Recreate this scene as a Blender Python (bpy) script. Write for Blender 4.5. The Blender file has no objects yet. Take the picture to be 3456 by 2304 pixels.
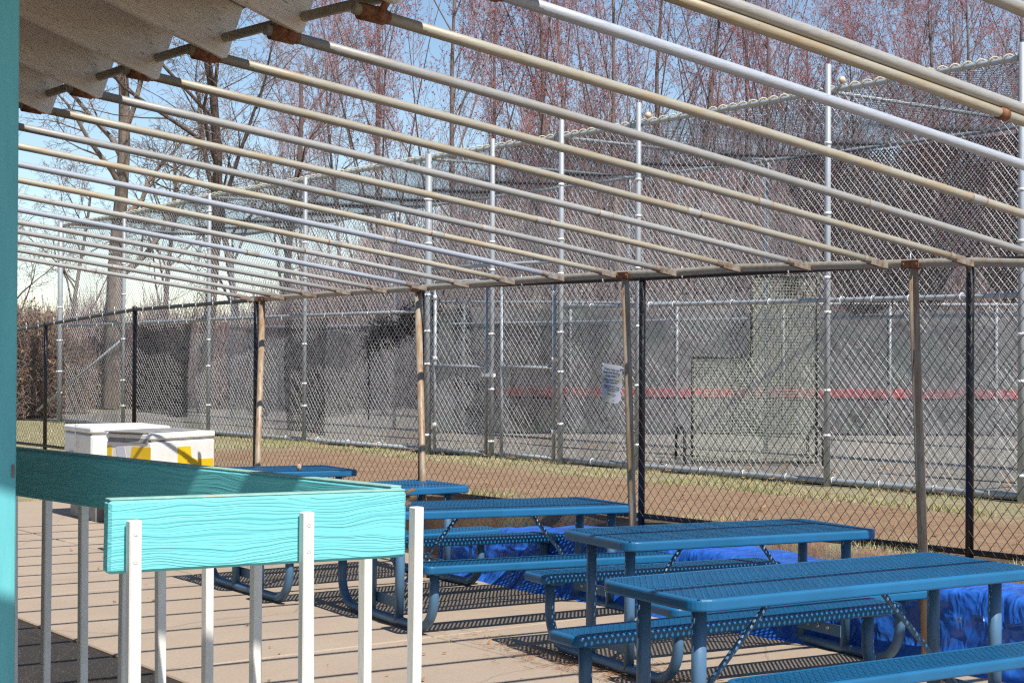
import bpy, math, random
import numpy as np
from mathutils import Vector, Matrix, noise
random.seed(7); RS = np.random.RandomState(11)
R = math.radians
sc = bpy.context.scene
COL = sc.collection

# ------------------------------------------------------------------ mesh helpers
class MB:
    """collects numpy chunks of vertices / faces and links them as ONE mesh object"""
    def __init__(s): s.V = []; s.F = []; s.n = 0; s.M = []
    def add(s, V, F, m=0):
        V = np.asarray(V, float).reshape(-1, 3); F = np.asarray(F, int)
        s.V.append(V); s.F.append(F + s.n); s.n += len(V); s.M.append(m); return s
    def box(s, c, d, rot=None, m=0):
        V = np.array([[x, y, z] for x in (-.5, .5) for y in (-.5, .5) for z in (-.5, .5)]) * np.array(d)
        if rot is not None: V = V @ np.array(rot.to_3x3()).T
        return s.add(V + np.array(c), [[0, 1, 3, 2], [4, 6, 7, 5], [0, 4, 5, 1], [2, 3, 7, 6], [0, 2, 6, 4], [1, 5, 7, 3]], m)
    def bevbox(s, c, d, b, rot=None, m=0):
        """box with chamfered edges (26-gon style)"""
        h = np.array(d) / 2; V = []; idx = {}
        for sx in (-1, 1):
            for sy in (-1, 1):
                for sz in (-1, 1):
                    for a in range(3):
                        p = np.array([sx, sy, sz]) * (h - b); p[a] += (sx, sy, sz)[a] * b
                        idx[sx, sy, sz, a] = len(V); V.append(p)
        F = []; tris = []
        S = (-1, 1)
        def fix(f):
            a, b_, c_ = (np.array(V[i]) for i in f[:3])
            n = np.cross(b_ - a, c_ - a); mid = sum(np.array(V[i]) for i in f) / len(f)
            return f if np.dot(n, mid) > 0 else f[::-1]
        for a in range(3):
            o = [i for i in range(3) if i != a]
            for sa in S:
                def k(u, v):
                    q = [0, 0, 0]; q[a] = sa; q[o[0]] = u; q[o[1]] = v; return idx[q[0], q[1], q[2], a]
                F.append(fix([k(-1, -1), k(1, -1), k(1, 1), k(-1, 1)]))
            for u in S:
                for v in S:
                    def e(sa, f):
                        q = [0, 0, 0]; q[a] = sa; q[o[0]] = u; q[o[1]] = v; return idx[q[0], q[1], q[2], f]
                    F.append(fix([e(-1, o[0]), e(1, o[0]), e(1, o[1]), e(-1, o[1])]))
        for sx in S:
            for sy in S:
                for sz in S: tris.append(fix([idx[sx, sy, sz, i] for i in range(3)]))
        V = np.array(V)
        if rot is not None: V = V @ np.array(rot.to_3x3()).T
        V = V + np.array(c)
        s.add(V, F, m); s.F.append(np.array(tris) + s.n - len(V)); s.M.append(m); return s
    def tube(s, pts, r, n=10, caps=True, m=0):
        P = np.array(pts, float); k = len(P)
        r = np.full(k, r) if np.isscalar(r) else np.array(r, float)
        T = np.zeros_like(P); T[1:-1] = P[2:] - P[:-2]; T[0] = P[1] - P[0]; T[-1] = P[-1] - P[-2]
        T /= np.linalg.norm(T, axis=1)[:, None]
        ref = np.array([0, 0, 1.]) if abs(T[0, 2]) < .9 else np.array([1., 0, 0])
        A = np.cross(T[0], ref); A /= np.linalg.norm(A); V = []
        for i in range(k):
            A = A - T[i] * np.dot(A, T[i]); A /= np.linalg.norm(A); B = np.cross(T[i], A)
            for j in range(n):
                t = 2 * math.pi * j / n; V.append(P[i] + r[i] * (math.cos(t) * A + math.sin(t) * B))
        F = [[i * n + j, i * n + (j + 1) % n, (i + 1) * n + (j + 1) % n, (i + 1) * n + j] for i in range(k - 1) for j in range(n)]
        s.add(V, F, m)
        if caps:
            b = s.n - k * n
            s.F.append(np.array([[b + j for j in range(n)][::-1]])); s.M.append(m)
            s.F.append(np.array([[b + (k - 1) * n + j for j in range(n)]])); s.M.append(m)
        return s
    def segs(s, P0, P1, R0, R1, n=3, m=0):
        """many straight tapered prisms at once"""
        P0 = np.asarray(P0, float); P1 = np.asarray(P1, float); N = len(P0)
        R0 = np.broadcast_to(np.asarray(R0, float), (N,)); R1 = np.broadcast_to(np.asarray(R1, float), (N,))
        T = P1 - P0; T = T / (np.linalg.norm(T, axis=1)[:, None] + 1e-9)
        ref = np.where(np.abs(T[:, 2:3]) < .9, np.array([[0, 0, 1.]]), np.array([[1., 0, 0]]))
        A = np.cross(T, ref); A /= np.linalg.norm(A, axis=1)[:, None]; B = np.cross(T, A)
        V = np.zeros((N, 2 * n, 3))
        for j in range(n):
            t = 2 * math.pi * j / n; D = math.cos(t) * A + math.sin(t) * B
            V[:, j] = P0 + D * R0[:, None]; V[:, n + j] = P1 + D * R1[:, None]
        b = (np.arange(N) * 2 * n)[:, None, None]
        q = np.array([[j, (j + 1) % n, n + (j + 1) % n, n + j] for j in range(n)])[None]
        return s.add(V.reshape(-1, 3), (b + q).reshape(-1, 4), m)
    def ribbons(s, P0, P1, w, t, m=0):
        """flat bars lying in a horizontal plane (expanded metal strands)"""
        P0 = np.asarray(P0, float); P1 = np.asarray(P1, float); N = len(P0)
        T = P1 - P0; T /= np.linalg.norm(T, axis=1)[:, None]
        S = np.stack([-T[:, 1], T[:, 0], np.zeros(N)], 1) * w / 2; Z = np.array([0, 0, t / 2])
        E = T * w * .28
        V = np.zeros((N, 8, 3))
        for i, (p, e) in enumerate(((P0, -E), (P1, E))):
            for j, (a, b) in enumerate(((-1, 1), (1, 1), (1, -1), (-1, -1))): V[:, i * 4 + j] = p + e + a * S + b * Z
        b = (np.arange(N) * 8)[:, None, None]
        q = np.array([[j, (j + 1) % 4, 4 + (j + 1) % 4, 4 + j] for j in range(4)])[None]
        return s.add(V.reshape(-1, 3), (b + q).reshape(-1, 4), m)
    def build(s, name, mat, parent=None, smooth=False, world=True):
        V = np.concatenate(s.V)
        if parent is not None and world:
            o = parent; off = np.zeros(3)
            while o is not None: off += np.array(o.location); o = o.parent
            V = V - off
        me = bpy.data.meshes.new(name)
        me.vertices.add(len(V)); me.vertices.foreach_set('co', V.ravel())
        L = np.concatenate([f.ravel() for f in s.F]); tot = np.concatenate([np.full(len(f), f.shape[1]) for f in s.F])
        st = np.concatenate([[0], np.cumsum(tot)[:-1]])
        me.loops.add(len(L)); me.loops.foreach_set('vertex_index', L.astype(np.int32))
        me.polygons.add(len(tot)); me.polygons.foreach_set('loop_start', st.astype(np.int32))
        me.polygons.foreach_set('loop_total', tot.astype(np.int32))
        mi = np.concatenate([np.full(len(f), m) for f, m in zip(s.F, s.M)]); me.polygons.foreach_set('material_index', mi.astype(np.int32))
        me.polygons.foreach_set('use_smooth', np.full(len(tot), bool(smooth)))
        me.update(calc_edges=True); me.validate()
        for m in (mat if isinstance(mat, (list, tuple)) else [mat]): me.materials.append(m)
        o = bpy.data.objects.new(name, me); COL.objects.link(o)
        if parent is not None: o.parent = parent
        return o

def tag(o, label=None, cat=None, group=None, kind=None):
    if label: o['label'] = label
    if cat: o['category'] = cat
    if group: o['group'] = group
    if kind: o['kind'] = kind
    return o
def thing(name, label, cat, loc=(0, 0, 0), group=None):
    o = bpy.data.objects.new(name, None); COL.objects.link(o); o.location = loc; o.empty_display_size = .2
    return tag(o, label, cat, group)
def kids(o): return [c for c in bpy.data.objects if c.parent is o]
def copy_tree(o, parent=None):
    c = o.copy(); COL.objects.link(c); c.parent = parent
    for ch in kids(o): copy_tree(ch, c)
    return c
def copy_part(o, loc, rot=None, scale=None):
    c = o.copy(); COL.objects.link(c); c.parent = o.parent; c.location = loc
    if rot is not None: c.rotation_euler = rot
    if scale is not None: c.scale = scale
    return c

# ------------------------------------------------------------------ materials
def new_mat(name):
    m = bpy.data.materials.new(name); m.use_nodes = True
    return m, m.node_tree, m.node_tree.nodes['Principled BSDF']
def mixcol(nt, fac, a, b, mode='MIX'):
    n = nt.nodes.new('ShaderNodeMix'); n.data_type = 'RGBA'; n.blend_type = mode
    for sock, v in ((0, fac), (6, a), (7, b)):
        if hasattr(v, 'is_output') or isinstance(v, bpy.types.NodeSocket): nt.links.new(v, n.inputs[sock])
        elif isinstance(v, (int, float)): n.inputs[sock].default_value = v
        else: n.inputs[sock].default_value = (*v, 1)
    return n.outputs[2]
def coords(nt, scale=(1, 1, 1), kind='Object', rot=(0, 0, 0)):
    t = nt.nodes.new('ShaderNodeTexCoord'); mp = nt.nodes.new('ShaderNodeMapping')
    mp.inputs['Scale'].default_value = scale; mp.inputs['Rotation'].default_value = rot
    nt.links.new(t.outputs[kind], mp.inputs[0]); return mp.outputs[0]
def noisef(nt, vec, scale, detail=4, rough=.6, lo=.4, hi=.6, dist=0):
    n = nt.nodes.new('ShaderNodeTexNoise'); n.inputs['Scale'].default_value = scale
    n.inputs['Detail'].default_value = detail; n.inputs['Roughness'].default_value = rough; n.inputs['Distortion'].default_value = dist
    nt.links.new(vec, n.inputs['Vector'])
    r = nt.nodes.new('ShaderNodeMapRange'); r.inputs[1].default_value = lo; r.inputs[2].default_value = hi; r.clamp = True
    nt.links.new(n.outputs[0], r.inputs[0]); return r.outputs[0]
def bump(nt, bs, h, strength=.4, dist=.01):
    b = nt.nodes.new('ShaderNodeBump'); b.inputs['Strength'].default_value = strength; b.inputs['Distance'].default_value = dist
    nt.links.new(h, b.inputs['Height']); nt.links.new(b.outputs[0], bs.inputs['Normal'])
def simple(name, c, rough=.6, metal=0, c2=None, scale=8, stretch=(1, 1, 1), lo=.4, hi=.65, bs=0, bd=.01, spec=.5, c3=None, s3=2, lo3=.55, hi3=.7):
    m, nt, b = new_mat(name); b.inputs['Roughness'].default_value = rough; b.inputs['Metallic'].default_value = metal
    b.inputs['Specular IOR Level'].default_value = spec
    b.inputs['Base Color'].default_value = (*c, 1)
    v = coords(nt, stretch)
    if c2:
        f = noisef(nt, v, scale, 6, .65, lo, hi); col = mixcol(nt, f, c, c2)
        if c3: col = mixcol(nt, noisef(nt, v, s3, 5, .6, lo3, hi3), col, c3)
        nt.links.new(col, b.inputs['Base Color'])
    if bs: bump(nt, b, noisef(nt, v, scale * 2, 6, .7, .3, .7), bs, bd)
    return m
def randshift(nt, col, amt):
    """small per-object brightness / hue spread"""
    oi = nt.nodes.new('ShaderNodeObjectInfo'); h = nt.nodes.new('ShaderNodeHueSaturation')
    r = nt.nodes.new('ShaderNodeMapRange'); r.inputs[3].default_value = 1 - amt; r.inputs[4].default_value = 1 + amt
    nt.links.new(oi.outputs['Random'], r.inputs[0]); nt.links.new(r.outputs[0], h.inputs['Value']); nt.links.new(col, h.inputs['Color'])
    return h.outputs[0]

def pipe_mat(name, base, tan, amt, rust=.72):
    m, nt, b = new_mat(name); b.inputs['Roughness'].default_value = .5; b.inputs['Metallic'].default_value = .15
    oi = nt.nodes.new('ShaderNodeObjectInfo')
    t = nt.nodes.new('ShaderNodeTexCoord'); mp = nt.nodes.new('ShaderNodeMapping'); mp.inputs['Scale'].default_value = (1.2, 9, 9)
    ad = nt.nodes.new('ShaderNodeVectorMath'); ad.operation = 'ADD'
    sc_ = nt.nodes.new('ShaderNodeVectorMath'); sc_.operation = 'SCALE'; sc_.inputs['Scale'].default_value = 40
    cx = nt.nodes.new('ShaderNodeCombineXYZ')
    for i in range(3): nt.links.new(oi.outputs['Random'], cx.inputs[i])
    nt.links.new(cx.outputs[0], sc_.inputs[0]); nt.links.new(t.outputs['Object'], ad.inputs[0]); nt.links.new(sc_.outputs[0], ad.inputs[1])
    nt.links.new(ad.outputs[0], mp.inputs[0]); v = mp.outputs[0]
    col = mixcol(nt, noisef(nt, v, 1.6, 6, .7, .62 - amt, .8 - amt), base, tan)
    col = mixcol(nt, noisef(nt, v, 14, 4, .7, .45, .8), col, tuple(x * .72 for x in base))
    col = mixcol(nt, noisef(nt, v, 3.1, 6, .75, rust, rust + .07), col, (.16, .05, .02))
    nt.links.new(randshift(nt, col, .1), b.inputs['Base Color'])
    bump(nt, b, noisef(nt, v, 20, 5, .7, .3, .7), .12, .004)
    return m
M = {}
M['galv_pale'] = pipe_mat('pale_galvanised_pipe', (.36, .35, .33), (.34, .28, .19), .08, .66)
M['galv_tan'] = pipe_mat('tan_weathered_pipe', (.40, .37, .30), (.38, .28, .16), .15, .66)
M['galv_white'] = pipe_mat('white_galvanised_pipe', (.40, .425, .47), (.40, .36, .28), .04, .70)
M['beam'] = pipe_mat('weathered_beam_pipe', (.40, .35, .27), (.32, .22, .12), .14, .62)
M['cagepipe'] = pipe_mat('cage_pipe', (.38, .41, .44), (.33, .33, .33), .1, .9)
M['rust_post'] = None
def rustpost():
    m, nt, b = new_mat('rusty_post'); b.inputs['Roughness'].default_value = .45
    v = coords(nt, (14, 14, 1.6))
    col = mixcol(nt, noisef(nt, v, 1.2, 6, .7, .42, .62), (.25, .145, .07), (.34, .29, .22))
    col = mixcol(nt, noisef(nt, v, 3, 5, .7, .58, .66), col, (.17, .055, .02))
    v2 = coords(nt, (1, 1, 1))
    nt.links.new(randshift(nt, col, .15), b.inputs['Base Color'])
    bump(nt, b, noisef(nt, v, 10, 5, .7, .3, .7), .2, .004); return m
M['rust_post'] = rustpost()
M['rust'] = simple('rust_metal', (.16, .055, .025), .8, .2, (.30, .14, .07), 30)
M['black'] = simple('black_vinyl_pipe', (.012, .010, .010), .38, 0, (.03, .02, .016), 14, (8, 8, 1), bs=.15, bd=.003)
M['blackwire'] = simple('black_wire', (.013, .009, .008), .45)
M['wire'] = simple('galvanised_wire', (.70, .71, .73), .5, .05)
M['darkwire'] = simple('tarred_roof_wire', (.035, .026, .026), .55)
M['farwire'] = simple('weathered_wire', (.52, .51, .51), .55, .05)
M['tie'] = simple('aluminium_tie', (.8, .8, .8), .4, .3)
M['rope'] = simple('cream_rope', (.62, .57, .42), .8, 0, (.40, .35, .22), 60)
M['white'] = simple('chipped_white_paint', (.78, .76, .73), .45, 0, (.70, .66, .60), 6, (4, 4, 1), bs=.25, bd=.002, c3=(.10, .045, .025), s3=9, lo3=.69, hi3=.70)
M['screw'] = simple('painted_screw', (.7, .68, .65), .5)
def wood(name, c, c_groove, bumpd, worn=None, fine=70):
    m, nt, b = new_mat(name); b.inputs['Roughness'].default_value = .55
    v = coords(nt, (1.1, fine * .55, fine * .55))
    wv = nt.nodes.new('ShaderNodeTexNoise'); wv.inputs['Scale'].default_value = 1; wv.inputs['Detail'].default_value = 3; wv.inputs['Distortion'].default_value = 1.1
    v0 = coords(nt, (1, 1, 1))
    # long wavy grain: distort the cross-grain coordinate with a slow noise
    sep = nt.nodes.new('ShaderNodeSeparateXYZ'); nt.links.new(v0, sep.inputs[0])
    sl = nt.nodes.new('ShaderNodeTexNoise'); sl.inputs['Scale'].default_value = 3.2; sl.inputs['Detail'].default_value = 2
    vs = coords(nt, (1, 2.2, 2.2)); nt.links.new(vs, sl.inputs['Vector'])
    ma = nt.nodes.new('ShaderNodeMath'); ma.operation = 'MULTIPLY_ADD'; ma.inputs[1].default_value = .085
    nt.links.new(sl.outputs[0], ma.inputs[0]); nt.links.new(sep.outputs[2], ma.inputs[2])
    cb = nt.nodes.new('ShaderNodeCombineXYZ'); mx = nt.nodes.new('ShaderNodeMath'); mx.operation = 'MULTIPLY'; mx.inputs[1].default_value = .012
    nt.links.new(sep.outputs[0], mx.inputs[0]); nt.links.new(mx.outputs[0], cb.inputs[0]); nt.links.new(ma.outputs[0], cb.inputs[2])
    my = nt.nodes.new('ShaderNodeMath'); my.operation = 'MULTIPLY'; my.inputs[1].default_value = .3
    nt.links.new(sep.outputs[1], my.inputs[0]); nt.links.new(my.outputs[0], cb.inputs[1])
    g = noisef(nt, cb.outputs[0], fine * 3.2, 2, .5, .36, .60)
    col = mixcol(nt, g, c_groove, c)
    if worn: col = mixcol(nt, noisef(nt, coords(nt, (2, 8, 8)), 6, 5, .7, .60, .68), col, worn)
    nt.links.new(col, b.inputs['Base Color']); bump(nt, b, g, .8, bumpd); return m
M['teal'] = wood('turquoise_painted_board', (.175, .62, .65), (.13, .52, .55), .0013)
M['teal_worn'] = simple('worn_turquoise_edge', (.30, .50, .44), .7, 0, (.22, .42, .38), 20, c3=(.48, .42, .33), s3=7, lo3=.6, hi3=.66, bs=.4, bd=.004)
M['teal_post'] = simple('turquoise_post_paint', (.14, .52, .56), .5, 0, (.12, .46, .50), 5, (6, 6, .6), bs=.12, bd=.004)
M['tail'] = wood('weathered_white_board', (.78, .71, .63), (.70, .62, .54), .001, (.33, .27, .22), 60)
M['deck_wood'] = simple('roof_deck_boards', (.42, .37, .32), .8, 0, (.30, .26, .22), 5, (1, 14, 1))
M['shingle'] = simple('grey_shingles', (.12, .12, .12), .9, 0, (.2, .19, .18), 20)
M['brokenwood'] = simple('splintered_wood', (.30, .19, .12), .9, 0, (.14, .08, .05), 60, bs=.8, bd=.01)
def plastisol(name, c, rough):
    m, nt, b = new_mat(name); b.inputs['Roughness'].default_value = rough
    v = coords(nt); col = mixcol(nt, noisef(nt, v, 5, 5, .6, .4, .7), c, tuple(x * .84 for x in c))
    col = mixcol(nt, noisef(nt, v, 30, 5, .8, .70, .76), col, tuple(.5 * x + .12 for x in c))
    nt.links.new(randshift(nt, col, .06), b.inputs['Base Color']); bump(nt, b, noisef(nt, v, 90, 3, .5, .3, .7), .06, .003); return m
M['blue'] = plastisol('blue_coated_metal', (.013, .13, .285), .36)
M['leg'] = plastisol('grey_blue_coated_pipe', (.075, .165, .28), .42)
M['bolt'] = simple('zinc_bolt', (.45, .42, .38), .4, .6)

# ------------------------------------------------------------------ ground
def ground_mat():
    m, nt, b = new_mat('dirt_and_dry_grass'); b.inputs['Roughness'].default_value = 1; b.inputs['Specular IOR Level'].default_value = .1
    v = coords(nt); s = nt.nodes.new('ShaderNodeSeparateXYZ'); nt.links.new(v, s.inputs[0])
    wob = noisef(nt, v, .9, 5, .65, .2, .8)
    def edge(sock, a, wdt, wamp):
        md = nt.nodes.new('ShaderNodeMath'); md.operation = 'MULTIPLY_ADD'; md.inputs[1].default_value = wamp
        nt.links.new(wob, md.inputs[0]); nt.links.new(sock, md.inputs[2])
        r = nt.nodes.new('ShaderNodeMapRange'); r.inputs[1].default_value = a; r.inputs[2].default_value = a + wdt; r.clamp = True
        nt.links.new(md.outputs[0], r.inputs[0]); return r.outputs[0]
    dirt = mixcol(nt, noisef(nt, v, 3, 8, .7, .35, .65), (.33, .20, .12), (.43, .29, .185))
    dirt = mixcol(nt, noisef(nt, v, 40, 5, .8, .55, .75), dirt, (.52, .42, .30))
    dirt = mixcol(nt, noisef(nt, v, 22, 5, .8, .60, .72), dirt, (.12, .07, .04))
    gr = mixcol(nt, noisef(nt, v, 5, 8, .75, .38, .62), (.44, .37, .24), (.30, .28, .14))
    gr = mixcol(nt, noisef(nt, v, 45, 5, .8, .5, .7), gr, (.46, .41, .27))
    g1 = edge(s.outputs[0], 11.0, .8, 1.2); g2 = edge(s.outputs[1], 18.6, 1.2, 1.0)
    mx = nt.nodes.new('ShaderNodeMath'); mx.operation = 'MAXIMUM'; nt.links.new(g1, mx.inputs[0]); nt.links.new(g2, mx.inputs[1])
    patch = noisef(nt, v, 1.7, 6, .7, .50, .60)
    md = nt.nodes.new('ShaderNodeMath'); md.operation = 'MULTIPLY_ADD'; md.inputs[1].default_value = .55; md.use_clamp = True
    nt.links.new(patch, md.inputs[0])
    near = edge(s.outputs[0], 7.9, .3, .3); far = edge(s.outputs[0], 8.7, .3, .3)
    sb = nt.nodes.new('ShaderNodeMath'); sb.operation = 'SUBTRACT'; nt.links.new(near, sb.inputs[0]); nt.links.new(far, sb.inputs[1])
    mp = nt.nodes.new('ShaderNodeMath'); mp.operation = 'MULTIPLY'; nt.links.new(sb.outputs[0], mp.inputs[0]); nt.links.new(patch, mp.inputs[1])
    mx2 = nt.nodes.new('ShaderNodeMath'); mx2.operation = 'MAXIMUM'; nt.links.new(mx.outputs[0], mx2.inputs[0]); nt.links.new(mp.outputs[0], mx2.inputs[1])
    nt.links.new(mixcol(nt, mx2.outputs[0], dirt, gr), b.inputs['Base Color'])
    bump(nt, b, noisef(nt, v, 12, 8, .75, .3, .7), .7, .05); return m
def concrete_mat(name, c, c2):
    m, nt, b = new_mat(name); b.inputs['Roughness'].default_value = .9; b.inputs['Specular IOR Level'].default_value = .2
    v = coords(nt)
    col = mixcol(nt, noisef(nt, v, 1.3, 7, .7, .35, .65), c, c2)
    col = mixcol(nt, noisef(nt, v, 60, 4, .8, .45, .8), col, tuple(x * .72 for x in c))
    col = mixcol(nt, noisef(nt, coords(nt, (1, 3, 1)), 4.0, 8, .75, .60, .72), col, tuple(x * .70 for x in c2))
    col = mixcol(nt, noisef(nt, v, 170, 2, .5, .68, .74), col, (.62, .58, .52))
    # hairline cracks
    vo = nt.nodes.new('ShaderNodeTexVoronoi'); vo.feature = 'DISTANCE_TO_EDGE'; vo.inputs['Scale'].default_value = .55
    dv = nt.nodes.new('ShaderNodeVectorMath'); dv.operation = 'ADD'
    nz = nt.nodes.new('ShaderNodeTexNoise'); nz.inputs['Scale'].default_value = 3; nz.inputs['Detail'].default_value = 5
    sv = nt.nodes.new('ShaderNodeVectorMath'); sv.operation = 'SCALE'; sv.inputs['Scale'].default_value = .5
    nt.links.new(nz.outputs['Color'], sv.inputs[0]); nt.links.new(v, dv.inputs[0]); nt.links.new(sv.outputs[0], dv.inputs[1]); nt.links.new(dv.outputs[0], vo.inputs['Vector'])
    r = nt.nodes.new('ShaderNodeMapRange'); r.inputs[1].default_value = 0; r.inputs[2].default_value = .006; r.inputs[3].default_value = .35; r.inputs[4].default_value = 0; r.clamp = True
    nt.links.new(vo.outputs['Distance'], r.inputs[0])
    col = mixcol(nt, r.outputs[0], col, (.12, .085, .06))
    nt.links.new(col, b.inputs['Base Color'])
    bump(nt, b, noisef(nt, v, 45, 6, .75, .3, .7), .25, .01); return m
def sstep(a, b, x): t = max(0., min(1., (x - a) / (b - a))); return t * t * (3 - 2 * t)
def gz(x, y):
    """height of the ground: patio level, a bank under the tarp, the upper lawn"""
    t = sstep(13.5, 16.5, y); a_ = 8.06 - 1.0 * t; w_ = .12 + 1.0 * t
    return -.03 + max(.55 * sstep(a_, a_ + w_, x), .55 * sstep(19.2, 23, y)) + (.016 * noise.noise(Vector((x * .8, y * .8, 0))) if x > 8.1 else 0)
g = MB()
xs = np.concatenate([[-300], np.linspace(-4, 6.8, 13), np.linspace(7, 9.2, 56), np.linspace(9.4, 30, 60), [400]]); ys = np.concatenate([[-300], np.linspace(-4, 45, 120), [400]])
V = [[x, y, gz(x, y)] for x in xs for y in ys]
n = len(ys); F = [[i * n + j, (i + 1) * n + j, (i + 1) * n + j + 1, i * n + j + 1] for i in range(len(xs) - 1) for j in range(n - 1)]
tag(g.add(V, F).build('ground', ground_mat(), smooth=True), kind='structure')
conc = concrete_mat('tan_concrete', (.42, .335, .255), (.375, .295, .225))
# patio slabs with open joints, on one darker joint bed
sl = MB(); xcuts = [3.83, 5.72, 7.92]; yc = [-4, -.9, 2.2, 5.3, 8.4, 11.5, 14.6, 18.7]
for i in range(2):
    for j in range(len(yc) - 1):
        x0, x1, y0, y1 = xcuts[i] + .006, xcuts[i + 1] - .006, yc[j] + .005, yc[j + 1] - .005
        z = -.002 + random.uniform(-.003, .003)
        sl.bevbox(((x0 + x1) / 2, (y0 + y1) / 2, z - .06), (x1 - x0, y1 - y0, .12), .008)
tag(sl.build('concrete_patio', conc), kind='structure')
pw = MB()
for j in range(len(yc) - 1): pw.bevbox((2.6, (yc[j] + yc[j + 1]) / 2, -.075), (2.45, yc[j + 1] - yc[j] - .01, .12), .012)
tag(pw.build('porch_walk', concrete_mat('eave_shadow_dark_walk', (.045, .04, .037), (.032, .028, .026))), kind='structure')  # eave shadow painted in: the near-black colour stands in for cast shade
b = MB(); b.bevbox((.45, 2.2, .22), (2.7, 8.2, .40), .02)
tag(b.build('porch_floor', conc), kind='structure')
asph = concrete_mat('grey_asphalt', (.27, .245, .21), (.215, .20, .175))
b = MB(); a, s_ = 17.945, -.0704
b.add([[a + s_ * 4 + .12, 4, 0], [60, 4, 0], [60, 46, 0], [a + s_ * 46 + .12, 46, 0]], [[0, 1, 2, 3]])
o = b.build('asphalt_floor', asph); o.location.z = -.012; tag(o, kind='structure')

# ------------------------------------------------------------------ chain link
def chain(A, U, Vv, L, H, pu, pv, amp=.02, seed=0, Nn=None):
    """strand segments of chain link in the plane A + u U + v V"""
    A = np.array(A, float); U = np.array(U, float); Vv = np.array(Vv, float); N = np.cross(U, Vv); N /= np.linalg.norm(N)
    nk = int(L / (pu / 2)); nj = int(H / (pv / 2))
    k, j = np.meshgrid(np.arange(nk), np.arange(nj + 1), indexing='ij')
    u = (k + ((j + k) % 2)) * pu / 2; v = j * pv / 2
    w = amp * (np.sin(u * 1.3 + seed) * np.sin(v * 1.1 + 2 * seed) + .5 * np.sin(u * 3.1 + 5 + v * .7)) + .0035 * (1 - 2 * (k % 2)) * (1 - 2 * (j % 2))
    du = .35 * amp * np.sin(v * 2.3 + u * .8 + seed); dv = .3 * amp * np.sin(u * 2.7 - v * 1.1 + seed)
    P = A + (u + du)[..., None] * U + (v + dv)[..., None] * Vv + w[..., None] * N
    return P[:, :-1].reshape(-1, 3), P[:, 1:].reshape(-1, 3)

# ---------- black vinyl fence
FP = [(12.27, 4.9, 2.66), (11.96, 9.0, 2.65), (11.66, 13.1, 2.63), (11.36, 17.0, 2.63), (11.08, 20.95, 2.56), (11.05, 25.2, 2.50), (10.95, 29.0, 2.29), (10.7, 33.0, 2.0)]
fence = thing('chain_link_fence', 'black chain link fence with black posts running behind the picnic tables', 'fence', (11.66, 13.1, 0))
for (x, y, z) in FP:
    MB().tube([(x, y, -.2), (x, y, z - .02)], .037, 12).build('post', M['black'], fence, True)
    MB().tube([(x, y, z - .03), (x, y, z + .045), (x, y, z + .06)], [.043, .043, .02], 12).build('post_cap', M['black'], fence, True)
rl = MB(); rl.tube([(x, y, z) for x, y, z in FP], .03, 10); rl.build('top_rail', M['black'], fence, True)
rl = MB(); rl.tube([(x, y, .03) for x, y, z in FP], .028, 8); rl.build('bottom_rail', M['black'], fence, True)
ms = MB()
for i in range(len(FP) - 1):
    p, q = np.array(FP[i]), np.array(FP[i + 1]); d = q - p; d[2] = 0; L = np.linalg.norm(d); zt = (p[2] + q[2]) / 2
    P0, P1 = chain((p[0] - .04, p[1], .02), d / L, (0, 0, 1), L, 2.62, .112, .142, .022, i * 1.7)
    # follow the rail height
    for P in (P0, P1):
        t = ((P[:, :2] - p[:2]) @ (d[:2] / L)) / L; P[:, 2] *= (p[2] + (q[2] - p[2]) * t) / 2.60
    ms.segs(P0, P1, .0031, .0031, 4)
ms.build('chain_link_mesh', M['blackwire'], fence, True)
tie0 = MB(); tie0.tube([(math.cos(t) * .037, 0, math.sin(t) * .037) for t in np.linspace(-.6, 3.9, 12)], .0065, 6); tie0.tube([(.037, 0, -.02), (.04, 0, -.10)], .005, 5)
tie0 = tie0.build('wire_tie', M['tie'], fence, True, world=False)
tl = []
for i in range(4, 7):
    p, q = np.array(FP[i]), np.array(FP[i + 1]); L = np.linalg.norm(q - p)
    for t in np.arange(.06, 1, .5 / L * 1.05): tl.append((p + (q - p) * (t + random.uniform(-.02, .02)), q - p))
for i in range(1, 4):
    p, q = np.array(FP[i]), np.array(FP[i + 1])
    for t in (.15, .5, .85): tl.append((p + (q - p) * t, q - p))
for k, (p, d) in enumerate(tl):
    rz = math.atan2(d[1], d[0]) - math.pi / 2; c = tie0 if k == 0 else copy_part(tie0, (0, 0, 0))
    c.location = Vector(p) - fence.location; c.rotation_euler = (0, math.pi, rz + random.uniform(-.2, .2))

# ---------- tall batting cage
CA, CS = 17.945, -.0704
def cp(y, z=0, dx=0): return np.array((CA + CS * y + dx, y, z))
cage = thing('batting_cage', 'tall galvanised chain link batting cage behind the black fence', 'cage', tuple(cp(24)))
PY_ = [9.0, 12.05, 15.05, 18.72, 20.49, 22.24, 24.03, 28.03, 31.77, 35.7, 39.1]
PT = [5.95, 5.7, 5.83, 5.72, 5.64, 5.5, 5.4, 5.3, 5.24, 5.08, 5.05]
def ctop(y): return float(np.interp(y, [5, 9, 12, 15, 18.7, 24, 28, 31.8, 35.7, 39.1], [5.68, 5.6, 5.54, 5.48, 5.40, 5.35, 5.27, 5.2, 5.04, 4.97]))
for y, t in zip(PY_, PT):
    r = .065 if y in (24.03, 39.1) else .044
    MB().tube([cp(y, -.3, -.06), cp(y, t, -.06), cp(y, t + .012, -.06)], [r, r, r * .7], 14).build('post', M['cagepipe'], cage, True)
def crail(zf, y0, y1, r, dx=0):
    yy = [y for y in [y0] + [p for p in PY_ if y0 < p < y1] + [y1]]
    return MB().tube([cp(y, zf(y), dx) for y in yy], r, 10)
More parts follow.
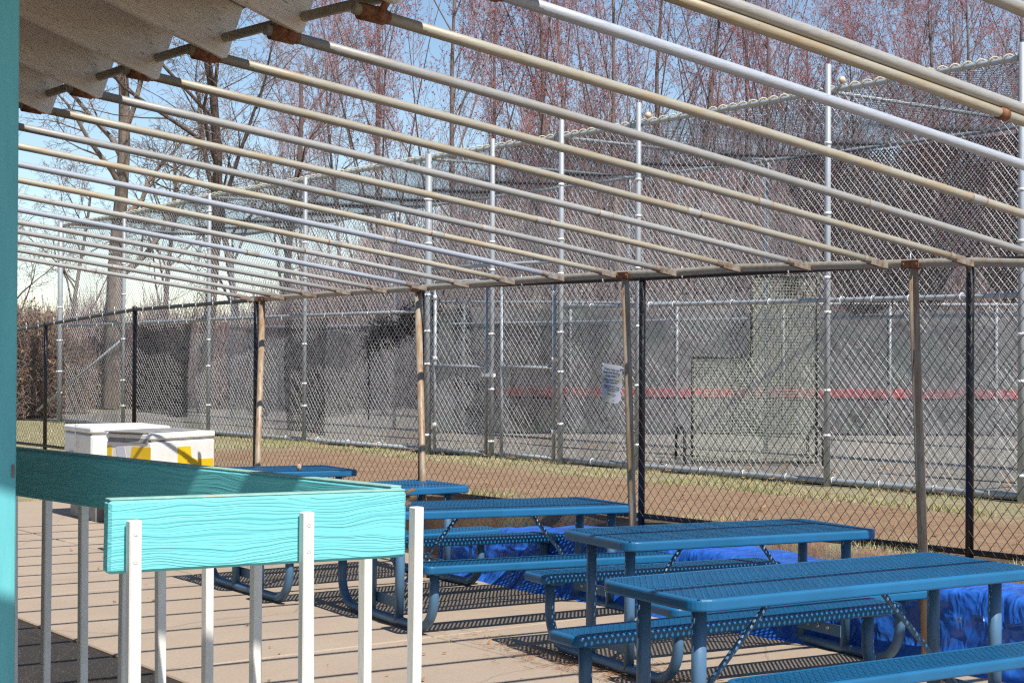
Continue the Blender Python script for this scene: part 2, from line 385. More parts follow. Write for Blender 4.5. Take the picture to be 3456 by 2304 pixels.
crail(ctop, 5, 39.1, .036).build('top_rail', M['cagepipe'], cage, True)
crail(lambda y: 2.56, 5, 20.49, .034, .0).build('middle_rail', M['cagepipe'], cage, True)
crail(lambda y: 2.56 - max(0, y - 26) * .010, 24.03, 39.1, .034).build('middle_rail', M['cagepipe'], cage, True)
crail(lambda y: .05, 5, 20.49, .04).build('bottom_rail', M['cagepipe'], cage, True)
crail(lambda y: .05, 24.03, 39.1, .04).build('bottom_rail', M['cagepipe'], cage, True)
Uc = np.array((CS, 1, 0)) / math.hypot(CS, 1)
def cagemesh(y0, y1, z0, z1, dx, name, pu=.112, pv=.132, r=.0042, amp=.03, seed=0, mat='wire', n=3):
    m_ = MB(); P0, P1 = chain(cp(y0, z0, dx), Uc, (0, 0, 1), (y1 - y0) * math.hypot(CS, 1), z1 - z0, pu, pv, amp, seed)
    if z1 > 5:
        for P in (P0, P1):
            tt = np.interp(P[:, 1], [5, 9, 12, 15, 18.7, 24, 28, 31.8, 35.7, 39.1], [5.68, 5.6, 5.54, 5.48, 5.40, 5.35, 5.27, 5.2, 5.04, 4.97]) + .07
            P[:, 2] *= tt / z1
    m_.segs(P0, P1, r, r, n); return m_.build(name, M[mat], cage, True)
cagemesh(5, 20.49, .02, 5.5, .06, 'chain_link_mesh', seed=1)
cagemesh(20.49, 24.03, 3.3, 5.5, .06, 'chain_link_mesh', seed=2)
cagemesh(24.03, 39.1, .02, 5.5, .06, 'chain_link_mesh', seed=3)
# far side of the tunnel, its rails and posts, cross members and the roof mesh
cagemesh(5, 39.1, .02, 5.4, 4.7, 'chain_link_mesh', seed=5, pu=.118, pv=.14, mat='farwire')
cagemesh(5, 39.1, .02, 5.4, 9.4, 'chain_link_mesh', seed=8, pu=.118, pv=.14, mat='farwire')
for y in (9, 15.05, 20.49, 24.03, 31.77, 39.1):
    MB().tube([cp(y, -.2, 4.76), cp(y, ctop(y), 4.76)], .04, 10).build('post', M['cagepipe'], cage, True)
    MB().tube([cp(y, ctop(y) - .02, 0), cp(y, ctop(y) - .02, 4.7)], .03, 8).build('cross_member', M['cagepipe'], cage, True)
crail(lambda y: ctop(y) - .05, 5, 39.1, .034, 4.7).build('top_rail', M['cagepipe'], cage, True)
crail(lambda y: 2.45, 5, 39.1, .03, 4.7).build('middle_rail', M['cagepipe'], cage, True)
m_ = MB()
P0, P1 = chain((0, 5, 0), (0, 1, 0), (1, 0, 0), 34, 4.75, .15, .15, .012, 2)
for P in (P0, P1):
    u = P[:, 0].copy(); y = P[:, 1]
    P[:, 0] = CA + CS * y + u
    P[:, 2] += np.interp(y, [5, 9, 12, 15, 18.7, 24, 28, 31.8, 35.7, 39.1], [5.68, 5.6, 5.54, 5.48, 5.40, 5.35, 5.27, 5.2, 5.04, 4.97]) - .10 * np.sin(np.pi * u / 4.75) - .05 * np.sin(y * 1.7) ** 2
m_.segs(P0, P1, .0042, .0042, 3); m_.build('roof_netting', M['darkwire'], cage, True)
# gate: two leaves with their own frames
def leaf(y0, y1, skew, name='gate'):
    f = MB(); z0, zm, z1 = .04, 1.56, 3.1
    f.tube([cp(y0, z0, -.05), cp(y0, z1, -.05)], .032, 10); f.tube([cp(y1, z0, -.05 + skew), cp(y1, z1, -.05 + skew)], .032, 10)
    for z in (z0 + .03, zm, z1 - .03): f.tube([cp(y0, z, -.05), cp(y1, z, -.05 + skew)], .03, 10)
    fo = f.build(name, M['cagepipe'], cage, True)
    d = cp(y1, 0, -.05 + skew) - cp(y0, 0, -.05); L = np.linalg.norm(d)
    P0, P1 = chain(cp(y0, .06, -.04), d / L, (0, 0, 1), L, 3.0, .112, .132, .02, 7); mm = MB(); mm.segs(P0, P1, .0042, .0042, 3)
    mm.build('gate_mesh', M['wire'], fo, True)
    for zz in (.5, 1.7, 2.8):
        hb = MB(); hb.tube([cp(y0, zz - .04, -.05), cp(y0, zz + .04, -.05)], .042, 10); hb.build('hinge', M['tie'], fo, True)
leaf(23.83, 22.42, .02); leaf(20.66, 22.02, .03)
h = MB(); h.tube([cp(24.0, 3.33), cp(20.49, 3.33)], .032, 10); h.build('gate_header', M['cagepipe'], cage, True)
lt = MB(); lt.box(cp(22.24, 1.42, -.12), (.05, .34, .06)); lt.build('gate_latch', M['tie'], cage)
br = MB(); br.tube([cp(35.8, 2.03, -.1), (14.6, 39.2, .30)], .03, 8); br.build('corner_brace', M['galv_white'], cage, True)
# ties and bands on the cage
band = MB(); band.tube([(0, 0, -.018), (0, 0, .018)], .052, 12); band.tube([(-.045, -.045, 0), (-.07, -.05, 0)], .01, 5)
band = band.build('tension_band', M['tie'], cage, True, world=False); first = True
for y, t in zip(PY_, PT):
    for z in np.arange(.5, t - .4, .85):
        z = z + random.uniform(-.25, .25); c = band if first else copy_part(band, (0, 0, 0)); first = False
        c.location = Vector(cp(y, z, -.06)) - cage.location; c.rotation_euler = (0, 0, random.uniform(-.4, .2))
        if y in (24.03, 39.1): c.scale = (1.4, 1.4, 1.2)
ct0 = MB(); ct0.tube([(math.cos(t) * .042, 0, math.sin(t) * .042) for t in np.linspace(.3, 4.6, 12)], .007, 6)
ct0 = ct0.build('wire_tie', M['tie'], cage, True, world=False); first = True
for zf, rng in ((2.56, list(np.arange(9.3, 20.4, .62))), (.06, list(np.arange(8.6, 20.4, .8))), (2.53, list(np.arange(24.4, 39, .75))), (.06, list(np.arange(24.4, 30, 1.1)))):
    for y in rng:
        y = y + random.uniform(-.12, .12); z = zf - (max(0, y - 26) * .010 if zf == 2.53 else 0)
        c = ct0 if first else copy_part(ct0, (0, 0, 0)); first = False
        c.location = Vector(cp(y, z)) - cage.location; c.rotation_euler = (0, random.uniform(-.5, .5), random.uniform(-.4, .4)); c.scale = (1.1, 1, 1.1)
# cream rope lacing the roof net to the top rail
yy = np.arange(7.5, 38.9, .0145); ph = yy / .20 * 2 * math.pi + .7 * np.sin(yy * 1.9)
pts = [cp(y, ctop(y) + .012 + math.sin(p) * .055, math.cos(p) * .055) for y, p in zip(yy, ph)]
rp = MB(); rp.tube(pts, .0115, 5); tag(rp.build('lacing_rope', M['rope'], None, True), 'cream rope wound in a spiral around the top rail of the batting cage', 'rope')
# baseballs lodged on top of the cage
def ballmat():
    m, nt, b = new_mat('scuffed_leather'); b.inputs['Roughness'].default_value = .7
    v = coords(nt); nt.links.new(mixcol(nt, noisef(nt, v, 14, 4, .6, .5, .65), (.72, .62, .44), (.42, .20, .09)), b.inputs['Base Color']); return m
bm_ = ballmat(); seam = simple('red_stitching', (.35, .06, .04), .8)
for (y, lab) in ((18.55, 'scuffed baseball lodged on the cage top rail, the one farther from the camera'), (14.84, 'scuffed baseball lodged on the cage top rail beside the post that sticks up highest')):
    c = cp(y, ctop(y) + .115, -.02); s = MB(); n1, n2 = 12, 20
    V = [c + .052 * np.array((math.sin(a) * math.cos(t), math.sin(a) * math.sin(t), math.cos(a))) for a in np.linspace(.001, math.pi - .001, n1) for t in np.linspace(0, 2 * math.pi, n2, False)]
    s.add(V, [[i * n2 + j, (i + 1) * n2 + j, (i + 1) * n2 + (j + 1) % n2, i * n2 + (j + 1) % n2] for i in range(n1 - 1) for j in range(n2)])
    th = thing('baseball', lab, 'baseball', tuple(c), 'baseballs stuck on the cage'); s.build('cover', bm_, th, True)
    st = []
    for t in np.linspace(0, 2 * math.pi, 60): 
        a_, b_ = .44, .0; A_ = math.pi / 2 - (math.pi / 2 - a_) * math.cos(t); B_ = math.cos(t); 
        x = .6 * math.cos(t) + .4 * math.cos(3 * t); yv = .6 * math.sin(t) - .4 * math.sin(3 * t); z = .95 * math.sin(2 * t); q = np.array((x, yv, z)); st.append(c + .0525 * q / np.linalg.norm(q))
    s = MB(); s.tube(st, .0016, 5, False); s.build('stitching', seam, th, True)

# ------------------------------------------------------------------ things inside the cage
def cloth(name, c, c2, scale=6):
    return simple(name, c, .9, 0, c2, scale, bs=.3, bd=.02)
M['darkscreen'] = cloth('dark_shade_cloth', (.030, .024, .024), (.05, .042, .04))
M['greyscreen'] = simple('grey_wind_screen', (.15, .145, .15), .9, 0, (.05, .042, .045), 1.6, (1, 1, 1.6), .38, .6, .3, .02, c3=(.07, .09, .08), s3=.9, lo3=.5, hi3=.6)
M['brownscreen'] = cloth('brown_wind_screen', (.115, .095, .085), (.075, .062, .058), 3)
M['redpad'] = simple('red_vinyl_band', (.34, .04, .05), .7, 0, (.16, .05, .06), 1.5, lo=.42, hi=.6)
def sheet(pts, nu, nv, disp, thick, name, mat, parent=None):
    """slightly billowed cloth from four corners p00,p10,p11,p01"""
    p = [np.array(q, float) for q in pts]; N = np.cross(p[1] - p[0], p[3] - p[0]); N /= np.linalg.norm(N); V = []
    for k in (0, thick):
        for i in range(nu + 1):
            for j in range(nv + 1):
                u, v = i / nu, j / nv; q = (p[0] * (1 - u) + p[1] * u) * (1 - v) + (p[3] * (1 - u) + p[2] * u) * v
                V.append(q + N * (disp * noise.noise(Vector(q * .9)) + .4 * disp * noise.noise(Vector(q * 3.)) + k))
    F = []; n = (nu + 1) * (nv + 1)
    for k in (0, 1):
        for i in range(nu):
            for j in range(nv):
                f = [k * n + i * (nv + 1) + j, k * n + (i + 1) * (nv + 1) + j, k * n + (i + 1) * (nv + 1) + j + 1, k * n + i * (nv + 1) + j + 1]; F.append(f if k else f[::-1])
    m_ = MB(); m_.add(V, F); return m_.build(name, mat, parent, True)
# far end barrier with a red band, square to the view line, and a brown one to its left
def far(px): # point on the barrier line by its run in metres
    return np.array((18.72 + px * .799, 30.97 - px * .602, 0))
bar = thing('padded_barrier', 'grey padded barrier with a red band at the far side of the cage', 'barrier', tuple(far(8)))
m_ = MB(); rot = Matrix.Rotation(math.atan2(-.602, .799), 4, 'Z')
m_.bevbox(far(11) + np.array((0, 0, 1.42)), (18, .12, 2.8), .02, rot); bo = m_.build('panel', M['greyscreen'], bar)
m_ = MB(); m_.bevbox(far(11.1) + np.array((-.046, -.061, .93)), (15.6, .05, .21), .012, rot); m_.build('red_band', M['redpad'], bar)
for k in np.arange(2.6, 20, 2.4):
    m_ = MB(); q = far(k) + np.array((-.05, -.07, 0)); m_.tube([q, q + np.array((0, 0, 3.0))], .035, 8); m_.build('post', M['cagepipe'], bar, True)
m_ = MB(); m_.tube([far(2) + np.array((-.05, -.07, 2.95)), far(20) + np.array((-.05, -.07, 2.95))], .035, 8); m_.build('top_rail', M['cagepipe'], bar, True)
def net(y0, y1, z0, z1, dx, mat, lab, name, pu=.062, pv=.07, r=.0085, seed=0, rag=.25):
    """close meshed dark netting hung from a rail, its lower and side edges ragged"""
    P0, P1 = chain(cp(y0, z0, dx), Uc, (0, 0, 1), (y1 - y0) * math.hypot(CS, 1), z1 - z0, pu, pv, .06, seed)
    C = (P0 + P1) / 2; k = np.array([noise.noise(Vector((a_[1] * .8, a_[2] * .8, seed))) for a_ in C])
    e = np.minimum.reduce([C[:, 1] - y0, y1 - C[:, 1], C[:, 2] - z0]) ; keep = e > rag * (k + .25) ; P0, P1 = P0[keep], P1[keep]
    m_ = MB(); m_.segs(P0, P1, r, r, 3); return tag(m_.build(name, M[mat], None), lab, 'netting')
net(24.6, 38.6, .1, 2.45, 4.9, 'brownscreen', 'long brown netting along the rear side of the cage at the left', 'wind_screen', .07, .08, .009, 1, .5)
net(33.4, 36.05, .3, 2.46, .42, 'darkscreen', 'dark square netting hung inside the cage above the white freezers', 'shade_net', .055, .065, .009, 2, .08)
net(28.1, 29.6, .12, 2.5, .5, 'darkscreen', 'narrow dark netting hung inside the cage behind the leaning post', 'shade_net', .07, .08, .009, 3, .1)
net(7, 20, 2.5, 5.35, 4.55, 'darkscreen', 'long dark netting hung high on the rear side of the cage', 'shade_net', .066, .076, .010, 4, 1.6)
M['palecord'] = simple('pale_grey_cord', (.60, .60, .60), .7)
def palenet(y0, y1, z1, dx, lab, seed):
    P0, P1 = chain(cp(y0, .1, dx), Uc, (0, 0, 1), (y1 - y0) * math.hypot(CS, 1), z1 - .1, .085, .095, .09, seed)
    C = (P0 + P1) / 2; k = np.array([noise.noise(Vector((a_[1] * .5, a_[2] * .5, seed))) for a_ in C]); keep = (z1 - C[:, 2]) > .5 * (k + .1)
    m_ = MB(); m_.segs(P0[keep], P1[keep], .0042, .0042, 3); return tag(m_.build('batting_net', M['palecord'], None), lab, 'netting')
palenet(7, 15.6, 2.6, 2.3, 'pale grey batting net hung inside the cage to the right of the pitching screen', 11)
palenet(17.2, 24.2, 2.9, 3.0, 'pale grey batting net hung inside the cage behind the gate', 12)
palenet(25.0, 38.6, 2.3, 2.6, 'pale grey batting net hung inside the cage at the left of the gate', 13)
# torn netting drooping beside the gate post
tn = MB(); pts = []
for t in np.linspace(0, 1, 26): pts.append((cp(24.35 + 2.0 * t, 2.62 - .62 * t ** .8, .3)))
P0 = []; P1 = []
for q in pts:
    for k in range(26):
        a_ = q + RS.normal(0, 1, 3) * (.10, .06, .13); P0.append(a_); P1.append(a_ + RS.normal(0, 1, 3) * (.08, .12, .10))
tn.segs(P0, P1, .012, .012, 3)
q0 = pts[-1]; tail_ = [q0 + np.array((0, .02 * math.sin(k * .9), -.09 * k)) + RS.normal(0, .015, 3) for k in range(18)]
tn.tube(tail_, [.035 - .0015 * k for k in range(18)], 6)
tag(tn.build('torn_netting', M['darkscreen'], None), 'clump of torn dark netting drooping inside the cage left of the gate', 'netting')
# L shaped pitching screen with pale net
M['net'] = simple('pale_green_cord', (.40, .43, .31), .8); M['darkpipe'] = simple('dark_pipe', (.03, .028, .028), .5)
ls = thing('pitching_screen', 'L shaped pitching screen with pale green net inside the cage', 'sports screen', (18.8, 18.4, 0))
e1 = np.array((1.62, -1.22, 0)) / np.linalg.norm((1.62, -1.22, 0)); o0 = np.array((18.0, 18.99, 0)); Wd = 2.03; hL, hT, xs_ = 1.75, 3.08, .96
outl = [o0 + np.array((0, 0, .05)), o0 + np.array((0, 0, hL)), o0 + e1 * xs_ + np.array((0, 0, hL)), o0 + e1 * xs_ + np.array((0, 0, hT)), o0 + e1 * Wd + np.array((0, 0, hT)), o0 + e1 * Wd + np.array((0, 0, .05)), o0 + np.array((0, 0, .05))]
f = MB()
for a_, b_ in zip(outl[:-1], outl[1:]): f.tube([a_, b_], .022, 8)
f.build('frame', M['darkpipe'], ls, True)
for s in (-.1, .98):
    f = MB(); c = o0 + e1 * Wd * s; nrm = np.array((e1[1], -e1[0], 0))
    f.tube([c + nrm * .75 + (0, 0, .04), c + nrm * .75 + (0, 0, .45), c + nrm * .65 + (0, 0, .62), c - nrm * .2 + (0, 0, .62), c - nrm * .55 + (0, 0, .45), c - nrm * .6 + (0, 0, .04)], .025, 8); f.build('foot', M['darkpipe'], ls, True)
P0 = []; P1 = []; g_ = .048
def dz(q): return .05 * noise.noise(Vector(q * 1.4))
nrm = np.array((-e1[1], e1[0], 0))
for u in np.arange(0, Wd + .01, g_):
    top = hL if u < xs_ else hT; zz = np.arange(.06, top + .02, .096)
    ps = [o0 + e1 * (u + .012 * math.sin(7 * z + u * 3)) + np.array((0, 0, z)) for z in zz]; ps = [p + nrm * dz(p) for p in ps]
    P0 += ps[:-1]; P1 += ps[1:]
for z in np.arange(.06, hT + .01, g_):
    us = np.arange(0 if z < hL else xs_, Wd + .02, .096); ps = [o0 + e1 * u + np.array((0, 0, z + .012 * math.sin(6 * u + z * 4))) for u in us]; ps = [p + nrm * dz(p) for p in ps]
    P0 += ps[:-1]; P1 += ps[1:]
f = MB(); f.segs(P0, P1, .0042, .0042, 3)
# the net is whipped on to the frame in loose turns
for a_, b_ in zip(outl[:-1], outl[1:]):
    L = np.linalg.norm(b_ - a_); d = (b_ - a_) / L; A_ = nrm; B_ = np.cross(d, A_)
    t_ = np.arange(0, L, .02); f.tube([a_ + d * t + .032 * (math.cos(t / .08 * 6.28) * A_ + math.sin(t / .08 * 6.28) * B_) for t in t_], .006, 4)
f.build('net', M['net'], ls, False)

# ------------------------------------------------------------------ pipe canopy frame
can = thing('canopy_frame', 'bare galvanised pipe canopy frame over the picnic tables', 'canopy', (11.2, 12.86, 0))
ZB = [2.59, 2.59, 2.6, 2.61, 2.61, 2.62, 2.63, 2.64, 2.65, 2.65, 2.64, 2.65, 2.63, 2.61, 2.59, 2.53, 2.50, 2.49, 2.41, 2.41, 2.41, 2.41, 2.41]
ZL = [3.46, 3.47, 3.48, 3.49, 3.49, 3.51, 3.53, 3.55, 3.55, 3.55, 3.545, 3.535, 3.53, 3.525, 3.51, 3.48, 3.44, 3.39, 3.32, 3.32, 3.36, 3.36, 3.36]
tones = 'pptpwptpwtpwtptppwwppppp'
tones = {10: 'p', 9: 't', 8: 'w', 7: 't', 6: 'p', 5: 'w', 4: 'p', 3: 'p', 2: 'p', 1: 'p', 0: 'p', 11: 't', 12: 'p', 13: 't', 14: 't', 15: 'p', 16: 't', 17: 'w', 18: 'p'}
TM = {'p': 'galv_pale', 't': 'galv_tan', 'w': 'galv_white'}
def RY(i): return 21.2 - .915 * i
M['collar'] = simple('rusty_collar', (.36, .30, .22), .6, .2, (.20, .07, .03), 18, lo=.45, hi=.62)
M['slot'] = simple('bracket_metal', (.30, .27, .22), .6, .2, (.16, .08, .04), 14)
for i in range(23):
    y = RY(i); xa, xb = 3.99, 11.06; za = ZL[i] + .133 * .11; zb = ZB[i] + .012
    ya = y + random.uniform(-.015, .015)
    def at(x): t = (x - xa) / (xb - xa); return np.array((x, ya + (y - ya) * t, za + (zb - za) * t + .022 * math.sin(math.pi * t)))
    p = MB(); xs_ = list(np.linspace(xa, xb, 9)); p.tube([at(x) for x in xs_], .0295, 14)
    ro = p.build('rafter_pipe', M[TM[tones.get(i, 'p')]], can, True)
    xc = 8.75 + random.uniform(-.12, .12); c = MB()
    c.tube([at(xc - .075), at(xc - .07), at(xc + .07), at(xc + .075)], [.030, .0325, .0325, .030], 14); c.build('coupling', M['galv_pale'], ro, True)
    c = MB()
    for dx in (-.075, .07): c.tube([at(xc + dx - .008), at(xc + dx + .008)], .0345, 14)
    c.build('coupling_ring', M['collar'], ro, True)
    c = MB(); bx = at(10.98)    # slotted end fitting that saddles the beam
    for s in (-1, 1): c.box(at(11.07) + np.array((0, s * .024, -.012)), (.26, .010, .055), Matrix.Rotation(.15, 4, 'Y'))
    c.tube([at(10.86), at(10.93)], .034, 12); c.build('end_bracket', M['slot'], ro)
    c = MB(); c.tube([at(4.02) + (0, 0, -.005), at(4.16)], .043, 12); c.tube([at(4.19) + (0, -.03, .12), at(4.10) + (0, -.03, -.03)], .02, 8); c.tube([at(4.16), at(4.185)], .034, 12)
    c.build('clamp', M['rust'], ro, True)
    if i == 18:   # the end rafter carries a second pipe close underneath
        c = MB(); dn = np.array((0, .004, -.056)); c.tube([at(x) + dn for x in np.linspace(4.2, 7.0, 6)], .025, 12); c.build('doubled_pipe', M['galv_tan'], ro, True)
        c = MB(); c.tube([at(6.5) + dn, at(6.56) + dn], .031, 12); c.tube([at(6.98) + dn, at(7.1) + dn], .034, 12); c.build('doubled_clamp', M['rust'], ro, True)
p = MB(); p.tube([(4.19, RY(i), ZL[i] + .10) for i in range(23)], .028, 12); p.build('ledger_pipe', M['galv_tan'], can, True)
p = MB(); p.tube([(11.2, RY(i) if i else 21.35, ZB[i]) for i in range(23)], .038, 14); p.build('beam_pipe', M['beam'], can, True)
p = MB(); p.tube([(11.2, 7.84, 2.565), (11.2, 7.68, 2.565)], .044, 14); p.build('coupling', M['galv_pale'], can, True)
for (x, y, xt, yt, zt) in ((11.35, 9.03, 11.2, 9.03, 2.61), (11.32, 12.86, 11.2, 12.86, 2.65), (10.97, 16.36, 11.2, 16.85, 2.62), (10.85, 20.45, 11.2, 20.98, 2.59), (11.35, 5.2, 11.2, 5.2, 2.47)):
    p = MB(); k_ = 1.1 / (zt - .05); p.tube([(x - (xt - x) * k_, y - (yt - y) * k_, -1.1), (x, y, 0), (xt, yt, zt - .05)], .043, 16); po = p.build('post', M['rust_post'], can, True)
    c = MB(); c.bevbox((xt - .044, yt, zt - .012), (.010, .19, .07), .003); c.bevbox((xt, yt, zt - .045), (.085, .15, .012), .003)
    for s in (-1, 1): c.tube([(xt - .05, yt + s * .07, zt - .015), (xt - .066, yt + s * .07, zt - .015)], .014, 6)
    c.build('top_bracket', M['rust'], po)

# ------------------------------------------------------------------ porch roof with rafter tails
roof = thing('porch_roof', 'porch roof eave with weathered white rafter tails at upper left', 'roof', (4.2, 8.4, 3.48))
rr = Matrix.Rotation(math.atan(.34), 4, 'Y'); sl_ = math.atan(.34)
tl0 = None
for i in range(9, 21):
    y = RY(i) - .055
    if tl0 is None:
        # side outline of a tail in its own frame: x runs down the slope to the cut end at x=0, z across the board
        P = [(-5.6, 0), (-.030, 0), (0, .014), (0, .33), (-5.6, .33)]; V = []
        for s in (-.019, .019): V += [(px, s, pz) for px, pz in P]
        k = len(P); m_ = MB(); m_.add(V, [[j, (j + 1) % k, k + (j + 1) % k, k + j] for j in range(k)]); m_.F.append(np.array([list(range(k))[::-1], [k + j for j in range(k)]])); m_.M.append(0)
        tl0 = m_.build('rafter_tail', M['tail'], roof, world=False); c = tl0
    else: c = copy_part(tl0, (0, 0, 0))
    c.rotation_euler = (random.uniform(-.01, .01), sl_, 0); c.location = Vector((4.2 + random.uniform(-.02, .02), y, 3.48)) - roof.location
dk = MB(); L = 5.7; dirv = np.array((-math.cos(sl_), 0, math.sin(sl_))); nv = np.array((math.sin(sl_), 0, math.cos(sl_)))
s0 = np.array((4.2, 0, 3.48)) + nv * .332 + dirv * .02
w_ = .14; k = 0
while k * w_ < L - .3:
    c = s0 + dirv * (k + .5) * w_ + nv * .010; c[1] = 12.9; dk.box(c, (w_ - .004, 19.4, .020), rr); k += 1
dk.build('roof_deck', M['deck_wood'], roof)
sh = MB(); c = s0 + dirv * (L - .3) / 2 + nv * .032; c[1] = 12.9; sh.box(c, (L - .2, 19.5, .018), rr); sh.build('shingles', M['shingle'], roof)

hw = thing('unseen_house_wall', 'plain house wall at the back of the porch, out of view, added to block side light', 'wall', (-1.1, 11, 0))  # unseen wall, added and kept dark to hold ambient light off the porch
b = MB(); b.bevbox((-1.1, 8.6, 2.1), (.2, 12.4, 4.2), .01); b.build('wall', simple('dark_wall_paint', (.10, .09, .08), .7), hw)
# ------------------------------------------------------------------ turquoise porch post
pt = thing('porch_post', 'turquoise painted porch post at the left edge', 'post', (1.2, 3.95, 0))
b = MB(); b.bevbox((1.13, 3.98, 1.7), (.44, .2, 3.4), .006); b.build('post_core', M['teal_post'], pt)
b = MB(); b.bevbox((1.352, 3.868, 1.7), (.066, .026, 3.4), .004); b.build('corner_trim', M['teal_post'], pt)
b = MB(); b.bevbox((1.23, 3.864, 1.7), (.158, .034, 3.4), .004); b.build('face_board', M['teal_post'], pt)
b = MB(); b.bevbox((1.376, 3.853, 1.505), (.007, .004, .032), .001); b.tube([(1.376, 3.852, 1.512), (1.376, 3.849, 1.512)], .0025, 8); b.build('strike_plate', M['slot'], pt)
# ------------------------------------------------------------------ railing
rail = thing('porch_railing', 'turquoise board railing with white square balusters at the corner of the porch', 'railing', (1.86, 2.9, .42))
ang = math.atan2(2.865 - 2.92, 1.872 - 1.227)
def board(length, h, t, mat, name, loc, rz, broken=False, tilt=0):
    m_ = MB(); m_.bevbox((length / 2, 0, -h / 2), (length, t, h), .006)
    o = m_.build(name, mat, rail, world=False); o.location = Vector(loc) - rail.location; o.rotation_euler = (0, tilt, rz); return o
fb = board(.648, .141, .036, M['teal'], 'front_board', (1.227, 2.925, 1.513), ang, tilt=.012)
# worn top edge of the front board, and the splintered end at the corner
m_ = MB(); m_.bevbox((.324, 0, .0015), (.644, .030, .004), .0015); o = m_.build('worn_edge', M['teal_worn'], fb, world=False)
m_ = MB()
for k in range(9): m_.bevbox((.635 + random.uniform(-.012, .018), random.uniform(-.012, .012), -.006 - .004 * k + random.uniform(-.004, .004)), (random.uniform(.02, .05), .008, .006), .001, Matrix.Rotation(random.uniform(-.4, .4), 4, 'Y'))
m_.build('splintered_end', M['brokenwood'], fb, world=False)
ab = math.atan2(4.83 - 2.93, 1.70 - 1.905)
bb = board(2.7, .141, .036, M['teal'], 'side_board', (1.898, 2.93, 1.506), ab)
m_ = MB(); m_.bevbox((1.35, 0, .0015), (2.69, .031, .004), .0015); m_.build('worn_edge', M['teal_worn'], bb, world=False)
bal0 = None
def baluster(x, y, ztop, rz=0, lean=(0, 0), w=.0245, screws=False, zb=.42, face=-1):
    H = ztop - zb; m_ = MB(); m_.bevbox((0, 0, H / 2), (w, w, H), .0025); o = m_.build('baluster', M['white'], rail, world=False)
    o.location = Vector((x, y, zb)) - rail.location; o.rotation_euler = (lean[0], lean[1], rz)
    if screws:
        s = MB()
        for z in (H - .024, H - .078):
            s.tube([(0, -w / 2 + .001, z), (0, -w / 2 - .0012, z)], .0055, 10); s.box((0, -w / 2 - .0014, z), (.007, .0012, .0014), Matrix.Rotation(random.uniform(0, 1.5), 4, 'Y'))
        s.build('screw', M['screw'], o, world=False)
baluster(1.266, 2.884, 1.476, ang, screws=True); baluster(1.626, 2.856, 1.474, ang, screws=True, lean=(0, .003)); baluster(1.897, 2.872, 1.468, ang + .2, lean=(0, .012))
for x, y in [(1.75, 4.95), (1.765, 4.72), (1.79, 4.48), (1.81, 4.24), (1.83, 4.02), (1.85, 3.78), (1.872, 3.56), (1.892, 3.32), (1.912, 3.10)]:
    baluster(x + .045, y + .06, 1.455, ab + math.pi / 2 + random.uniform(-.12, .12), lean=(random.uniform(-.006, .006), random.uniform(-.004, .012)))
b = MB(); b.tube([(1.86, 2.9, .45), (1.64, 5.5, .45)], .02, 4); b.tube([(1.23, 2.9, .45), (1.9, 2.87, .45)], .02, 4); b.build('lower_rail', M['white'], rail)

# ------------------------------------------------------------------ picnic tables
def rimprofile(m_, L, W, zt, h, cr):
    path = []
    for cx, cy, a0 in ((L / 2 - cr, W / 2 - cr, 0), (-L / 2 + cr, W / 2 - cr, 90), (-L / 2 + cr, -W / 2 + cr, 180), (L / 2 - cr, -W / 2 + cr, 270)):
        for t in np.linspace(0, 90, 8): a_ = R(a0 + t); path.append(((cx + cr * math.cos(a_), cy + cr * math.sin(a_)), (math.cos(a_), math.sin(a_))))
    prof = [(.030, -.006), (.030, -.001), (.022, .001), (.012, .001), (.005, -.002), (.001, -.007), (0, -.014), (0, -h + .012), (.001, -h + .006), (.005, -h + .001), (.011, -h), (.013, -h + .004), (.008, -h + .01), (.006, -.016), (.014, -.007)]
    k = len(prof); V = [(p[0] - n[0] * o, p[1] - n[1] * o, zt + z) for p, n in path for o, z in prof]; N = len(path)
    F = [[i * k + j, ((i + 1) % N) * k + j, ((i + 1) % N) * k + (j + 1) % k, i * k + (j + 1) % k] for i in range(N) for j in range(k)]
    m_.add(V, F)
def lattice(m_, x0, x1, y0, y1, z, pX=.0292, pY=.0485, w=.0098, t=.0095):
    nk = int(round((x1 - x0) / (pX / 2))); dx = (x1 - x0) / nk; nj = max(2, int(round((y1 - y0) / (pY / 2)))); dy = (y1 - y0) / nj; bnd = .0042
    P0 = []; P1 = []
    for k in range(nk):
        pl = []
        for j in range(nj + 1):
            x = x0 + (k + ((j + k) % 2)) * dx; y = y0 + j * dy
            sgn = .0016 if (j + k) % 2 == 0 else -.0016
            if j > 0: pl.append((x + sgn, y - bnd, z))
            if j < nj: pl.append((x + sgn, y + bnd, z))
        P0 += pl[:-1]; P1 += pl[1:]
    m_.ribbons(P0, P1, w, t)
